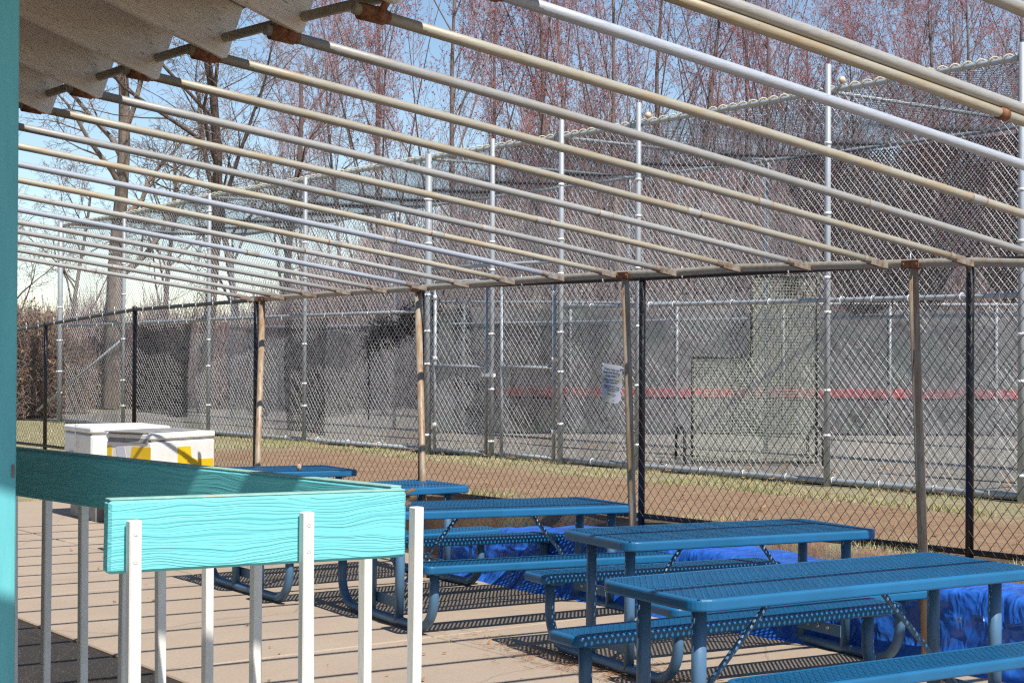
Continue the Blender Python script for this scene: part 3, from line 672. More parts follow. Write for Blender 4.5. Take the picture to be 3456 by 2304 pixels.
def make_table():
    t = thing('picnic_table', 'x', 'picnic table', (0, 0, 0), 'blue picnic tables under the pipe canopy')
    L, W = 1.83, .76; m_ = MB(); rimprofile(m_, L, W, .76, .054, .09)
    for a_, b_ in ((-W / 2 + .026, -.007), (.007, W / 2 - .026)):
        lattice(m_, -L / 2 + .026, L / 2 - .026, a_, b_, .757)
    for s in (-1, 1): m_.box((0, s * .0065, .750), (L - .05, .003, .018))
    m_.build('tabletop', M['blue'], t)
    for s in (-1, 1):
        m_ = MB(); Wb = .285; rimprofile(m_, L, Wb, .46, .050, .055); lattice(m_, -L / 2 + .026, L / 2 - .026, -Wb / 2 + .026, Wb / 2 - .026, .457)
        o = m_.build('bench_seat', M['blue'], t, world=False); o.location = (0, s * .685, 0)
    for sx in (-1, 1):
        x = sx * .79; pts = [(x, -.685, .40), (x, -.685, .24)]
        for a_ in np.linspace(180, 270, 8): pts.append((x, -.685 + .20 + .20 * math.cos(R(a_)), .232 + .20 * math.sin(R(a_))))
        full = pts + [(px, -py, pz) for px, py, pz in pts[::-1]]
        m_ = MB(); m_.tube(full, .0303, 14); m_.build('skid', M['leg'], t, True)
        for sy in (-1, 1):
            m_ = MB(); m_.tube([(x, sy * .205, .03), (x, sy * .205, .712)], .0303, 14); m_.build('leg', M['leg'], t, True)
            m_ = MB(); m_.box((x, sy * .685, .404), (.07, .22, .012)); m_.build('seat_plate', M['leg'], t)
        m_ = MB(); m_.box((x, 0, .705), (.05, .62, .022)); m_.build('top_support', M['leg'], t)
        m_ = MB(); m_.box((x - sx * .034, 0, .135), (.007, .41, .07)); br = m_.build('bracket', M['leg'], t)
        m_ = MB()
        for yy in (-.09, 0, .09): m_.tube([(x - sx * .038, yy, .14), (x - sx * .048, yy, .14)], .012, 6)
        m_.build('bolt', M['bolt'], br)
        m_ = MB(); m_.tube([(sx * .23, 0, .735), (x - sx * .05, 0, .15)], .014, 8); m_.build('brace', M['leg'], t, True)
    return t
tab = [(5.775, 5.165, 2.13, -6.0, 0, 0, 'nearest blue picnic table, whose right end is cut off by the photo'),
       (6.70, 6.82, 1.80, -8.4, .009, 0, 'second nearest blue picnic table, just behind the nearest one'),
       (6.60, 8.96, 1.95, -6, .02, -.012, 'middle blue picnic table beside the splintered corner of the railing'),
       (6.40, 10.64, 1.88, -2.5, .005, 0, 'second farthest blue picnic table, partly hidden by the railing corner'),
       (6.59, 12.68, 1.9, -6, .012, 0, 'farthest blue picnic table with a small tan stone on it')]
t0 = make_table()
tobs = [t0] + [copy_tree(t0) for _ in tab[1:]]
for o, (x, y, L, a_, tl_, zo, lab) in zip(tobs, tab):
    o.location = (x, y, zo); o.rotation_euler = (0, tl_, R(a_)); o.scale = (L / 1.83, 1, 1); o['label'] = lab
m_ = MB(); c = np.array((6.98, 12.38, .765 + .02)); n1, n2 = 8, 12
V = [c + np.array((.022 * math.sin(a_) * math.cos(t), .022 * math.sin(a_) * math.sin(t), .030 * math.cos(a_))) for a_ in np.linspace(.01, math.pi - .01, n1) for t in np.linspace(0, 2 * math.pi, n2, False)]
m_.add(V, [[i * n2 + j, (i + 1) * n2 + j, (i + 1) * n2 + (j + 1) % n2, i * n2 + (j + 1) % n2] for i in range(n1 - 1) for j in range(n2)])
tag(m_.build('stone', simple('tan_stone', (.5, .34, .24), .8, 0, (.35, .22, .15), 60), None, True), 'small rounded tan stone on the farthest blue table', 'stone')

# ------------------------------------------------------------------ blue tarp over a long low stack
def tarpmat():
    m, nt, b = new_mat('blue_tarpaulin'); b.inputs['Roughness'].default_value = .34
    v = coords(nt, (1, 1, 1)); col = mixcol(nt, noisef(nt, v, 5, 6, .7, .35, .7), (.012, .085, .42), (.03, .16, .60))
    nt.links.new(col, b.inputs['Base Color']); bump(nt, b, noisef(nt, coords(nt, (1.6, 2.4, 1.3), rot=(.5, 0, .3)), 3.4, 2.5, .5, .25, .75, .6), .55, .06); return m
tm = tarpmat()
tarp = thing('tarp_covered_stack', 'long low stack under a wrinkled blue tarp along the fence side of the tables', 'tarp', (7.8, 8, 0))
prof = [(-.05, -.01), (-.02, .02), (.02, .12), (.03, .22), (.03, .33), (.035, .42), (.06, .47), (.12, .485), (.22, .49), (.34, .49), (.46, .488), (.54, .485), (.60, .47), (.63, .40), (.64, .2)]
def rs(prof, n):
    P = np.array(prof); d = np.concatenate([[0], np.cumsum(np.linalg.norm(np.diff(P, axis=0), axis=1))]); t = np.linspace(0, d[-1], n); return np.stack([np.interp(t, d, P[:, 0]), np.interp(t, d, P[:, 1])], 1)
PR = rs(prof, 46); ny = 420; V = []
for i in range(ny + 1):
    y = 4.2 + 6.75 * i / ny
    sl1 = 1 - .35 * max(0, min(1, (y - 9.6) / 1.3)); lean = .35 * max(0, min(1, (y - 6.7) / .5))
    for (dx, z) in PR:
        f = 1 - z / .49; w_ = noise.noise(Vector((y * 1.6, dx * 2, z * 1.5))) ; w2 = noise.noise(Vector((y * 5 + z * 4, dx * 3, z * 3 + 7))); w3 = abs(noise.noise(Vector((y * 9 - z * 13, 3, z * 2))))
        front = 1 if dx < .1 else .35
        x = 7.53 + dx - lean * .28 * f * (1 if dx < .3 else 0) + front * (.055 * w_ + .03 * w2 + .035 * w3 * (lean + .25))
        V.append((x, y, max(-.01, z * sl1 * (1 + .0) + .02 * w2 * (z > .1) + .018 * w3 * (z > .1) - .03 * (1 + noise.noise(Vector((y * .9, 4, 1)))) * (z > .3))))
n = len(PR); m_ = MB(); m_.add(V, [[i * n + j, (i + 1) * n + j, (i + 1) * n + j + 1, i * n + j + 1] for i in range(ny) for j in range(n - 1)])
for e in (0, ny): m_.F.append(np.array([[e * n + j for j in (range(n) if e else range(n)[::-1])]])); m_.M.append(0)
tb = m_.build('tarp', tm, tarp, True)
for (y, z) in ((5.72, .30), (6.5, .30), (8.1, .05), (9.6, .05)):
    m_ = MB(); m_.tube([(7.53 - .022, y + .013 * math.cos(t), z + .013 * math.sin(t)) for t in np.linspace(0, 6.283, 14)], .004, 6, False); m_.build('grommet', M['bolt'], tb, True)

# ------------------------------------------------------------------ white chest freezers
M['freezer'] = simple('white_enamel', (.76, .75, .73), .4, 0, (.68, .66, .62), 4, bs=.05, c3=(.42, .33, .24), s3=6, lo3=.72, hi3=.76)
M['lidgrey'] = simple('grey_lid_rubber', (.30, .29, .28), .6, 0, (.20, .19, .19), 8)
M['yellow'] = simple('yellow_sticker', (.80, .52, .01), .5, 0, (.72, .44, .01), 5); M['whitest'] = simple('white_sticker', (.80, .79, .82), .5)
M['sticker'] = simple('pale_lilac_sticker', (.55, .55, .62), .5)
def freezer(name, label, loc, rz, W, D, H):
    f = thing(name, label, 'freezer', loc, 'white chest freezers'); f.rotation_euler = (0, 0, rz); f.scale = (.92, .92, .92)
    def part(n, mbb, m, par=None, sm=False): return mbb.build(n, m, par or f, sm, world=False)
    b = MB(); b.bevbox((W / 2, D / 2, .06 + (H - .15) / 2), (W, D, H - .15), .02); part('body', b, M['freezer'])
    b = MB(); b.bevbox((W / 2, D / 2, H - .085), (W - .02, D - .02, .014), .004); part('lid_gasket', b, M['lidgrey'])
    b = MB(); b.bevbox((W / 2, D / 2, H - .038), (W + .015, D + .015, .076), .02); part('lid', b, M['freezer'])
    for fx in (.14, W - .14):
        b = MB(); b.bevbox((fx, D / 2, -.04), (.14, D - .06, .24), .01); part('support_block', b, M['lidgrey'])
    return f, part
def poly(pts, thick, plane):
    """flat sticker polygon on the front (y=0) or left (x=0) face of a freezer"""
    k = len(pts); V = []
    for s in (-thick, -.0005):
        for a_, z in pts: V.append((a_, s, z) if plane == 'front' else (s, a_, z))
    m_ = MB(); m_.add(V, [[j, (j + 1) % k, k + (j + 1) % k, k + j] for j in range(k)]); m_.F.append(np.array([list(range(k))[::-1], [k + j for j in range(k)]])); m_.M.append(0); return m_
fA, part = freezer('chest_freezer', 'plain white chest freezer, the rear one of the two', (7.12 * .92, 17.42 * .92, .144), R(-3), .95, .95, .93)
b = MB(); b.tube([(.05, .5, .92), (-.012, .52, .94), (-.014, .50, .7), (-.012, .54, .45), (-.012, .5, .3)], .006, 6); part('cord', b, M['lidgrey'], None, True)
b = MB(); b.tube([(-.013, .82, .62), (-.013, .62, .62)], .008, 6); part('latch', b, M['lidgrey'])
fB, part = freezer('chest_freezer', 'white chest freezer with big yellow letter stickers, the front one of the two', (7.42 * .92, 16.45 * .92, .144), R(20), 1.0, .72, .89)
b = poly([(.40, .02 + .06), (.40, .73), (.60, .73), (.62, .60), (.70, .575), (.97, .575), (.97, .36), (.88, .42), (.74, .44), (.64, .40), (.60, .30), (.60, .10)], .004, 'front'); part('yellow_sticker', b, M['yellow'])
b = poly([(.97 - .0, .34), (.90, .385), (.80, .405), (.72, .39), (.66, .34), (.66, .2), (.97, .2)], .003, 'front'); part('lilac_sticker', b, M['sticker'])
b = poly([(.01, .08), (.01, .74), (.30, .74), (.34, .52), (.26, .30), (.12, .2), (.10, .08)], .004, 'left'); part('yellow_sticker', b, M['yellow'])
th_ = np.linspace(0, 2 * math.pi, 26)[:-1]; b = poly([(.17 + .12 * math.cos(t), .40 + .20 * math.sin(t)) for t in th_[::-1]], .006, 'left'); part('lilac_sticker', b, M['sticker'])
b = poly([(.62, .08), (.62, .74), (.70, .74), (.68, .5), (.70, .2), (.70, .08)], .004, 'left'); part('yellow_sticker', b, M['yellow'])
b = poly([(.36, .5), (.42, .74), (.56, .74), (.50, .5), (.47, .42)], .004, 'left'); part('lilac_sticker', b, M['sticker'])
b = MB(); b.box((.42, .42, .900), (.95, .55, .010), Matrix.Rotation(.05, 4, 'Z')); b.box((.0, .36, .84), (.012, .62, .11), Matrix.Rotation(.12, 4, 'Y')); part('torn_lid_cover', b, M['lidgrey'])

# utility box far left
ub = thing('utility_box', 'small green utility box in the grass beyond the fence at far left', 'utility box', (10.2, 32.3, 0))
gb = simple('green_cabinet', (.16, .30, .24), .5, 0, (.12, .24, .19), 5)
m_ = MB(); m_.bevbox((10.2, 32.3, .25), (.5, .4, .5), .02); m_.build('cabinet', gb, ub); m_ = MB(); m_.bevbox((10.2, 32.3, .51), (.54, .44, .04), .01); m_.build('lid', gb, ub)

# ------------------------------------------------------------------ paper notice on the fence
def papermat():
    m, nt, b = new_mat('laminated_paper'); b.inputs['Roughness'].default_value = .35; v = coords(nt)
    col = mixcol(nt, noisef(nt, v, 7, 3, .5, .52, .66), (.66, .65, .68), (.62, .56, .30))
    col = mixcol(nt, noisef(nt, coords(nt, (1, 1, 2.2)), 11, 4, .6, .60, .68), col, (.42, .38, .36)); nt.links.new(col, b.inputs['Base Color']); return m
sg = thing('paper_notice', 'creased white paper notice tied to the black fence', 'sign', (11.5, 13.47, 1.47))
udir = np.array((.20, -.98, 0)); A0 = np.array((11.555, 13.61, 1.70)); wS, hS = .275, .425
def sp(u, v, off=0):   # u to the right as seen, v down; sheet curls and is sheared
    z = -.035 * u - v * hS; x = u * wS - .035 * v
    curl = .018 * math.sin(u * 3.1) - .02 * v * v + .012 * math.sin(v * 5 + u * 2)
    return A0 + udir * x + np.array((0, 0, z)) + np.array((-.98, -.20, 0)) * (.03 + curl + off)
V = []; nu, nvv = 10, 16
for k in (0, -.0015):
    for i in range(nu + 1):
        for j in range(nvv + 1):
            u, v = i / nu, j / nvv
            if v > .9 and u > .7: u = u - (v - .9) * (u - .7) * 6
            V.append(sp(u, v, k))
F = []; n = (nu + 1) * (nvv + 1)
for k in (0, 1):
    for i in range(nu):
        for j in range(nvv):
            f = [k * n + i * (nvv + 1) + j, k * n + i * (nvv + 1) + j + 1, k * n + (i + 1) * (nvv + 1) + j + 1, k * n + (i + 1) * (nvv + 1) + j]; F.append(f if k == 0 else f[::-1])
m_ = MB(); m_.add(V, F); m_.build('paper', papermat(), sg, True)
ink = simple('grey_ink', (.10, .09, .10), .6)
def lettering(txt, size, u, v):
    cu = bpy.data.curves.new('lettering', 'FONT'); cu.body = txt; cu.size = size; cu.align_x = 'CENTER'; cu.resolution_u = 2; cu.offset = .0009
    o = bpy.data.objects.new('tmp', cu); COL.objects.link(o); dg = bpy.context.evaluated_depsgraph_get(); me = bpy.data.meshes.new_from_object(o.evaluated_get(dg)); bpy.data.objects.remove(o)
    org = Vector(sg.location)
    for vv in me.vertices:
        uu = u + vv.co.x / wS; vn = v - vv.co.y / hS; vv.co = Vector(sp(uu, vn, .004)) - org
    me.materials.clear(); me.materials.append(ink); lo = bpy.data.objects.new('lettering', me); COL.objects.link(lo); lo.parent = sg
for txt, size, v in (('Please help us', .036, .16), ('keep the eating', .036, .245), ('area clean.', .036, .33), ('Please throw away', .026, .43), ('your garbage.', .026, .49), ('Spilled beverages, food,', .0225, .595), ('will bring a swarm and', .0225, .65), ('attract bees.', .0225, .705), ('Thank you!', .027, .81)):
    lettering(txt, size, .52, v)
m_ = MB(); m_.tube([sp(.96, .07, .003), sp(1.02, .06, .006), sp(1.18, .02, -.01)], .004, 6); m_.build('zip_tie', M['tie'], sg, True)
m_ = MB(); m_.tube([sp(.04, .05, .003), sp(.0, .03, .0), sp(-.03, .03, -.03)], .004, 6); m_.build('zip_tie', M['tie'], sg, True)

# ------------------------------------------------------------------ trees
def barkmat(name, c, c2): return simple(name, c, .9, 0, c2, 3, (3, 3, 1), bs=.5, bd=.03)
M['bark'] = barkmat('grey_brown_bark', (.21, .155, .135), (.13, .095, .085)); M['twig'] = simple('reddish_twigs', (.27, .175, .17), .9)
M['bark_pale'] = barkmat('pale_grey_bark', (.26, .20, .16), (.15, .12, .10)); M['bark_dark'] = barkmat('dark_viny_bark', (.075, .05, .04), (.13, .09, .07))
M['twig_grey'] = simple('grey_twigs', (.23, .17, .145), .9)
M['bud'] = simple('red_buds', (.42, .11, .12), .8, 0, (.30, .075, .09), 1.0)
def rot_about(v, ax, a_):
    return v * math.cos(a_) + np.cross(ax, v) * math.sin(a_) + ax * np.dot(ax, v) * (1 - math.cos(a_))
class Tree:
    def __init__(s, rng): s.r = rng; s.big = []; s.fine = []; s.buds = []
    def grow(s, p, d, L, r, lev, P):
        """branch of several pieces; children leave it along its upper part"""
        r0 = s.r; nseg = P['seg'][lev]; q = p.copy(); dd = d.copy(); pts = [(q.copy(), r)]
        for k in range(nseg):
            dd = dd + r0.normal(0, P['wig'][lev], 3) + np.array((0, 0, P['up'][lev])); dd /= np.linalg.norm(dd)
            q = q + dd * L / nseg; rr_ = r * (1 - (k + 1) / nseg * P['tap'][lev]); pts.append((q.copy(), rr_))
            (s.big if lev <= P['bigto'] else s.fine).append((pts[-2][0], pts[-1][0], pts[-2][1], pts[-1][1]))
        if lev + 1 < len(P['seg']):
            nch = P['n'][lev]
            for c in range(nch):
                t = P['from'][lev] + (1 - P['from'][lev]) * (c + r0.uniform(0, 1)) / nch; k = min(nseg - 1, int(t * nseg)); f = t * nseg - k
                a_ = pts[k][0] * (1 - f) + pts[k + 1][0] * f; rb = pts[k][1] * (1 - f) + pts[k + 1][1] * f; ax_d = pts[k + 1][0] - pts[k][0]; ax_d /= np.linalg.norm(ax_d)
                pr = np.cross(ax_d, r0.normal(0, 1, 3)); pr /= np.linalg.norm(pr)
                an = R(r0.uniform(*P['ang'][lev])); cd = rot_about(ax_d, pr, an)
                s.grow(a_, cd, L * P['len'][lev] * r0.uniform(.65, 1.15) * (1.1 - .45 * t), min(rb * P['rad'][lev], rb * .9), lev + 1, P)
        if lev >= P['budlev']:
            for k in range(P['nb']): t = r0.uniform(.2, 1); i = min(nseg - 1, int(t * nseg)); s.buds.append(pts[i][0] + (pts[i + 1][0] - pts[i][0]) * (t * nseg - i) + r0.normal(0, .02, 3))
MAPLE = dict(seg=[7, 7, 5, 4, 2], wig=[.03, .05, .09, .12, .14], up=[.02, .10, .10, .08, .04], tap=[.75, .8, .8, .8, .6], n=[13, 9, 6, 4], **{'from': [.13, .20, .15, .12]}, ang=[(22, 48), (20, 42), (22, 48), (25, 55)], len=[.62, .42, .48, .5], rad=[.42, .40, .5, .6], bigto=1, budlev=4, nb=2)
ROUND = dict(seg=[8, 7, 5, 3, 2], wig=[.05, .12, .16, .2, .22], up=[.02, .03, .02, .02, .0], tap=[.6, .8, .8, .8, .6], n=[9, 8, 6, 4], **{'from': [.30, .2, .2, .15]}, ang=[(25, 60), (28, 62), (30, 65), (30, 70)], len=[.55, .5, .5, .5], rad=[.5, .45, .45, .5], bigto=2, budlev=9, nb=0)
def tree_proto(P, seed, H, r, mats, buds=.030, minr=.0048):
    T = Tree(np.random.RandomState(seed)); T.grow(np.zeros(3), np.array((0, 0, 1.)), H, r, 0, P)
    root = thing('tree', 'x', 'tree')
    a_ = [np.array(x) for x in zip(*T.big)]; m_ = MB(); m_.segs(a_[0], a_[1], np.maximum(a_[2], minr), np.maximum(a_[3], minr), 6); m_.build('trunk', mats[0], root, True)
    a_ = [np.array(x) for x in zip(*T.fine)]; m_ = MB(); m_.segs(a_[0], a_[1], np.maximum(a_[2], minr), np.maximum(a_[3], minr * .7), 3)
    if T.buds:
        B = np.array(T.buds); N = len(B); rg = np.random.RandomState(seed + 1); s = buds * rg.uniform(.5, 1.3, (N, 1))
        d1 = rg.normal(0, 1, (N, 3)); d1 /= np.linalg.norm(d1, axis=1)[:, None]; d2 = np.cross(d1, rg.normal(0, 1, (N, 3))); d2 /= np.linalg.norm(d2, axis=1)[:, None]; d3 = np.cross(d1, d2)
        V = np.stack([B + d1 * s, B + d2 * s * .8, B - d1 * s * .5 - d2 * s * .5, B + d3 * s], 1).reshape(-1, 3); bb_ = (np.arange(N) * 4)[:, None, None]
        m_.add(V, (bb_ + np.array([[0, 1, 2], [0, 3, 1], [1, 3, 2], [2, 3, 0]])[None]).reshape(-1, 3), 1)
    m_.build('crown', [mats[1], M['bud']], root); return root
def W(px, d):  # ground point at image column px (of 2352) and depth d from the camera position
    r_ = (px - 1176) / 3660 * d; return (r_ * .7986 + d * .6018, -r_ * .6018 + d * .7986, 0)
pro = [tree_proto(MAPLE, 21, 12.5, .115, (M['bark'], M['twig'])), tree_proto(MAPLE, 34, 13.0, .12, (M['bark'], M['twig'])), tree_proto(MAPLE, 55, 12.0, .11, (M['bark'], M['twig'])), tree_proto(MAPLE, 70, 12.5, .11, (M['bark'], M['twig']), .022)]
mp = [(880, 46, 0, 1.05), (1030, 44, 1, 1.05), (1215, 47, 2, 1.12), (1310, 55, 3, 1.25), (1425, 46, 0, 1.1), (1500, 58, 1, 1.3), (1590, 47, 3, 1.1), (1690, 55, 2, 1.2), (1765, 46, 1, 1.0), (1865, 50, 0, .93), (1960, 47, 2, .86), (2065, 54, 3, 1.0), (2150, 47, 1, .92), (2240, 56, 0, 1.18), (2330, 47, 3, 1.05), (2430, 52, 1, 1.1), (1120, 60, 0, 1.2), (780, 62, 3, 1.05), (700, 70, 0, 1.0), (2200, 66, 2, 1.3)]
labs = ['leftmost budding red maple, its crown against open sky', 'budding red maple above the thick cage post', 'budding red maple above the cage gate', 'tall budding maple behind the gate, second from the middle gap', 'budding maple whose trunk stands left of the farther baseball', 'tall rear maple above the farther baseball', 'budding maple just right of the farther baseball', 'rear budding maple between the two baseballs', 'short budding maple midway between the two baseballs', 'low budding maple left of the highest cage post', 'low budding maple right of the nearer baseball', 'thin rear maple beside the gap of sky at upper right', 'red budding maple right of the gap of sky', 'tall rear maple near the right edge above the cage', 'budding maple at the right edge of the photo', 'budding maple partly beyond the right edge', 'distant maple seen between the two leftmost budding maples', 'distant thin maple left of the leftmost budding maple', 'distant thin maple between the vine covered trunk and the maples', 'distant maple behind the right end of the maple row']
for k, ((px, d, pi, sc_), lab) in enumerate(zip(mp, labs)):
    used = any(m[2] == pi for m in mp[:k]); o = copy_tree(pro[pi]) if used else pro[pi]
    o.name = 'maple_tree'; o.location = W(px, d); o.rotation_euler = (0, 0, k * 1.37); o.scale = (sc_ * .95, sc_ * .95, sc_); tag(o, lab, 'tree', 'budding maples behind the cage')
o = tree_proto(ROUND, 5, 13, .30, (M['bark_pale'], M['twig_grey']), minr=.008); o.name = 'bare_tree'; o.location = W(258, 50); o.rotation_euler = (0, 0, 1.0); tag(o, 'big bare grey tree with a thick forking trunk at left', 'tree')
o = tree_proto(ROUND, 17, 15, .19, (M['bark_dark'], M['twig_grey']), minr=.007); o.name = 'vine_covered_tree'; o.location = W(468, 47); tag(o, 'tall dark bare tree with a straight vine covered trunk', 'tree')
# shaggy vines up its trunk
rg = np.random.RandomState(3); N = 900; zz = rg.uniform(.5, 11, N); an = rg.uniform(0, 6.28, N); P0 = np.stack([.2 * np.cos(an), .2 * np.sin(an), zz], 1) * (1, 1, 1); P1 = P0 + np.stack([rg.normal(0, .16, N), rg.normal(0, .16, N), rg.normal(-.05, .2, N)], 1)
m_ = MB(); m_.segs(P0, P1, .010, .006, 3); m_.build('vines', M['twig_grey'], o, world=False)
b0 = tree_proto(ROUND, 29, 9.5, .13, (M['bark'], M['twig_grey']), minr=.007)
for k, (px, d, s_, lab) in enumerate([(560, 52, 1.1, 'slender bare tree right of the vine covered trunk'), (650, 56, 1.2, 'slender bare tree between the vine covered trunk and the red maples'), (150, 56, .8, 'slender bare tree left of the big grey tree'), (60, 60, .75, 'small bare tree beside the porch post in the far background'), (375, 60, .95, 'slender bare tree between the two thick trunks')]):
    o = b0 if k == 0 else copy_tree(b0); o.name = 'bare_tree'; o.location = W(px, d); o.rotation_euler = (0, 0, 2.1 * k); o.scale = (s_, s_, s_); tag(o, lab, 'tree', 'slender bare trees at left')
# brown tangle of shrubs behind the fence at far left
def shrub(loc, H, Wd, N, lab, seed):
    rg = np.random.RandomState(seed); t = thing('brown_shrub', lab, 'shrub', loc, 'brown shrubs at far left')
    an = rg.uniform(0, 6.28, N); rr_ = Wd * np.sqrt(rg.uniform(0, 1, N)); z = H * rg.uniform(0, 1, N) ** .8 * (1 - .4 * (rr_ / Wd) ** 2)
    P0 = np.stack([rr_ * np.cos(an), rr_ * np.sin(an), z], 1); P1 = P0 + rg.normal(0, .22, (N, 3)) + (0, 0, .12); m_ = MB(); m_.segs(P0, P1, .009, .004, 3)
    B = P1[:N // 2]; n_ = len(B); d1 = rg.normal(0, .05, (n_, 3)); d2 = rg.normal(0, .05, (n_, 3)); V = np.stack([B, B + d1, B + d1 + d2], 1).reshape(-1, 3); m_.add(V, np.arange(3 * n_).reshape(-1, 3), 1)
    m_.build('twigs', [M['twig_grey'], simple('dry_brown_leaves', (.20, .10, .05), .9, 0, (.28, .19, .09), 3)], t, world=False)
shrub(W(60, 43), 3.0, 1.0, 7000, 'tall brown tangle of vines right beside the porch post', 1); shrub(W(118, 46), 2.3, 1.1, 7000, 'rust brown shrub just left of the cage corner post', 2); shrub(W(-40, 44), 2.6, 1.6, 5000, 'brown shrub hidden mostly behind the porch post', 3); shrub(W(200, 52), 2.2, 1.6, 6000, 'low brown shrub behind the cage corner', 4)
# woods floor undergrowth: one uncountable mass
N = 95000; rg = np.random.RandomState(9); px = rg.uniform(90, 2750, N); d = rg.uniform(50, 70, N)
r_ = (px - 1176) / 3660 * d; X = r_ * .7986 + d * .6018; Y = -r_ * .6018 + d * .7986
hmax = (2.3 + 6.2 * np.clip((px - 560) / 700, 0, 1)) * np.array([1 + .55 * noise.noise(Vector((a_ * .012, b_ * .15, 0))) for a_, b_ in zip(px, d)]); z = hmax * rg.uniform(0, 1, N) ** 1.25
P0 = np.stack([X, Y, z], 1); P1 = P0 + np.stack([rg.normal(0, .35, N), rg.normal(0, .35, N), rg.uniform(.3, 1.5, N)], 1)
m_ = MB(); m_.segs(P0, P1, .013, .005, 3); tag(m_.build('undergrowth', M['twig'], None), 'dense brown undergrowth of saplings below the maples', 'undergrowth', kind='stuff')

# ------------------------------------------------------------------ grass, leaf litter
def blades(N, xs_, ys_, h, mat, lab, seed, keep=None, name='dry_grass', zf=None):
    rg = np.random.RandomState(seed); x = xs_(rg, N); y = ys_(rg, N); k = np.array([noise.noise(Vector((a_ * 1.1, b_ * 1.1, seed))) for a_, b_ in zip(x, y)]) > -.12 if keep is None else keep(x, y)
    x, y = x[k], y[k]; N = len(x); B = np.stack([x, y, np.full(N, -.035) if zf is None else np.array([zf(a_, b_) - .005 for a_, b_ in zip(x, y)])], 1); an = rg.uniform(0, 6.28, N); w_ = .004
    d1 = np.stack([np.cos(an), np.sin(an), np.zeros(N)], 1) * w_; tip = B + np.stack([rg.normal(0, .6, N), rg.normal(0, .6, N), np.ones(N)], 1) * (h * rg.uniform(.4, 1.2, N))[:, None]
    V = np.stack([B - d1, B + d1, tip], 1).reshape(-1, 3); m_ = MB(); m_.add(V, np.arange(3 * N).reshape(-1, 3)); tag(m_.build(name, mat, None), lab, 'grass', kind='stuff')
gm = simple('dry_grass_blades', (.48, .41, .25), .9, 0, (.32, .32, .14), 1.6, lo=.42, hi=.58)
blades(42000, lambda g_, n: g_.uniform(10.6, 11.95, n), lambda g_, n: g_.uniform(6, 21, n), .045, gm, 'short dry grass along the foot of the cage', 4, None, 'dry_grass', gz)
blades(22000, lambda g_, n: g_.uniform(4, 12, n), lambda g_, n: 18.72 + 9 * g_.uniform(0, 1, n) ** 1.6, .07, gm, 'short dry grass beyond the far edge of the patio', 5, None, 'dry_grass', gz)
blades(9000, lambda g_, n: 8.2 + np.abs(g_.normal(0, .35, n)), lambda g_, n: g_.uniform(3.5, 13, n), .055, gm, 'sparse grass tufts along the foot of the black fence', 6, lambda x, y: np.array([noise.noise(Vector((a_ * 1.5, b_ * 1.5, 2))) for a_, b_ in zip(x, y)]) > .12, 'dry_grass', gz)
def litter(N, xf, yf, size, mat, lab, seed, z=.004, flat=.3):
    rg = np.random.RandomState(seed); C = np.stack([xf(rg, N), yf(rg, N), np.full(N, z)], 1); s = size * rg.uniform(.4, 1.4, (N, 1)); an = rg.uniform(0, 6.28, N)
    d1 = np.stack([np.cos(an), np.sin(an), rg.normal(0, flat, N)], 1) * s; d2 = np.stack([-np.sin(an), np.cos(an), rg.normal(0, flat, N)], 1) * s * .55; up = np.array((0, 0, 1)) * s * .35
    V = np.stack([C - d1 + up, C - d2, C + d1 + up, C + d2], 1).reshape(-1, 3); V[:, 2] = np.maximum(V[:, 2], z - .002)
    m_ = MB(); m_.add(V, np.arange(4 * N).reshape(-1, 4)); tag(m_.build('leaf_litter', mat, None), lab, 'leaf litter', kind='stuff')
lm = simple('brown_dead_leaves', (.26, .11, .045), .9, 0, (.36, .22, .10), 2); cm = simple('pine_needles', (.27, .14, .07), .9)
litter(500, lambda g_, n: g_.uniform(10.9, 14.4, n), lambda g_, n: g_.uniform(6, 21, n), .03, lm, 'brown dead leaves scattered in and along the cage', 1, .565)
litter(260, lambda g_, n: g_.uniform(8.3, 11.5, n), lambda g_, n: g_.uniform(3.5, 15, n), .022, lm, 'brown dead leaves on the dirt by the fence', 2, .55)
litter(60, lambda g_, n: g_.uniform(3.9, 7.4, n), lambda g_, n: g_.uniform(6, 16, n), .018, lm, 'a few dead leaves on the concrete patio', 3)
rg = np.random.RandomState(8); N = 900; C = np.stack([rg.normal(5.95, .14, N), rg.normal(6.9, .55, N), np.full(N, .006)], 1); an = rg.uniform(0, 6.28, N); D_ = np.stack([np.cos(an), np.sin(an), rg.normal(0, .06, N)], 1) * rg.uniform(.02, .05, (N, 1))
m_ = MB(); m_.segs(C - D_, C + D_, .0012, .0012, 3); tag(m_.build('pine_needles', cm, None), 'pine needles gathered on the patio by the table skids', 'pine needles', kind='stuff')

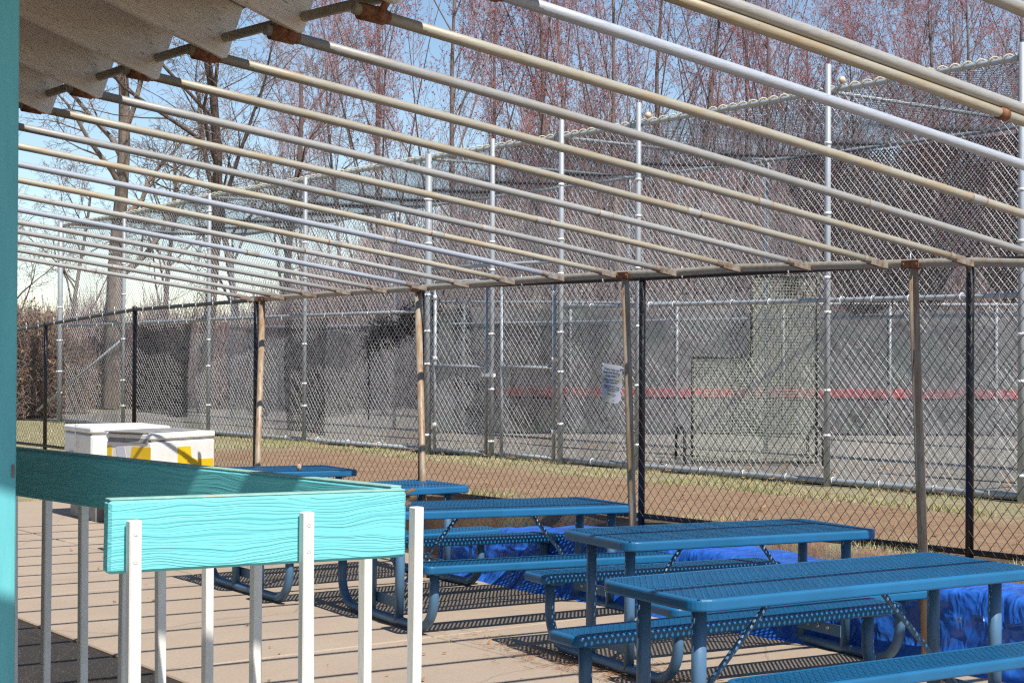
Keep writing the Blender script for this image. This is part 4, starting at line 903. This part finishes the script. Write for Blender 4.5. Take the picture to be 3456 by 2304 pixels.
# ------------------------------------------------------------------ everything beyond the patio was drawn up at 1 : 0.7 and the
# canopy and eave at 1 : 0.66 about the survey point; bring them to true size and place
def rescale(o, f):
    c = Vector((0, 0, 1.8)); o.location = c + (o.location - c) * f; o.scale = o.scale * f
for o in [o for o in bpy.data.objects if o.parent is None]:
    n_ = o.name.split('.')[0]
    if n_ in ('canopy_frame', 'porch_roof'): rescale(o, .66)
    elif n_ in ('chain_link_fence', 'batting_cage', 'lacing_rope', 'baseball', 'padded_barrier', 'wind_screen', 'shade_net', 'torn_netting', 'batting_net', 'pitching_screen', 'asphalt_floor', 'utility_box', 'paper_notice', 'maple_tree', 'bare_tree', 'vine_covered_tree', 'brown_shrub', 'undergrowth'): rescale(o, .7)

# ------------------------------------------------------------------ camera, light, sky
cam = bpy.data.cameras.new('camera'); co = bpy.data.objects.new('camera', cam); COL.objects.link(co); sc.camera = co
cam.sensor_width = 36; cam.lens = 3660 / 2352 * 36; cam.clip_end = 2000; cam.clip_start = .05
co.matrix_world = Matrix.Translation((0, 0, 1.8)) @ Matrix.Rotation(R(53 - 90), 4, 'Z') @ Matrix.Rotation(R(90) + 27 / 3660, 4, 'X') @ Matrix.Rotation(.0052, 4, 'Z')
ld = Vector((.05, .8, -1)).normalized()
su = bpy.data.lights.new('sun', 'SUN'); su.energy = 4.6; su.angle = R(.53); su.color = (1, .955, .88); so = bpy.data.objects.new('sun', su); COL.objects.link(so)
so.rotation_euler = ld.to_track_quat('-Z', 'Y').to_euler()
w = bpy.data.worlds.new('World'); sc.world = w; w.use_nodes = True; nt = w.node_tree; bg = nt.nodes['Background']
sk = nt.nodes.new('ShaderNodeTexSky'); sk.sky_type = 'NISHITA'; sk.sun_disc = False; sk.sun_elevation = R(51.3); sk.sun_rotation = R(183.5); sk.altitude = 0; sk.air_density = 1.0; sk.dust_density = .0; sk.ozone_density = 2.2
nt.links.new(sk.outputs[0], bg.inputs[0]); bg.inputs[1].default_value = .10
sc.render.engine = 'CYCLES'; sc.cycles.use_denoising = False; sc.cycles.max_bounces = 7; sc.cycles.diffuse_bounces = 4
sc.render.filter_size = 1.2; sc.cycles.pixel_filter_type = 'BLACKMAN_HARRIS'; sc.cycles.filter_width = 1.25
vs = sc.view_settings; vs.view_transform = 'Standard'; vs.look = 'None'; vs.gamma = 1; vs.exposure = .48
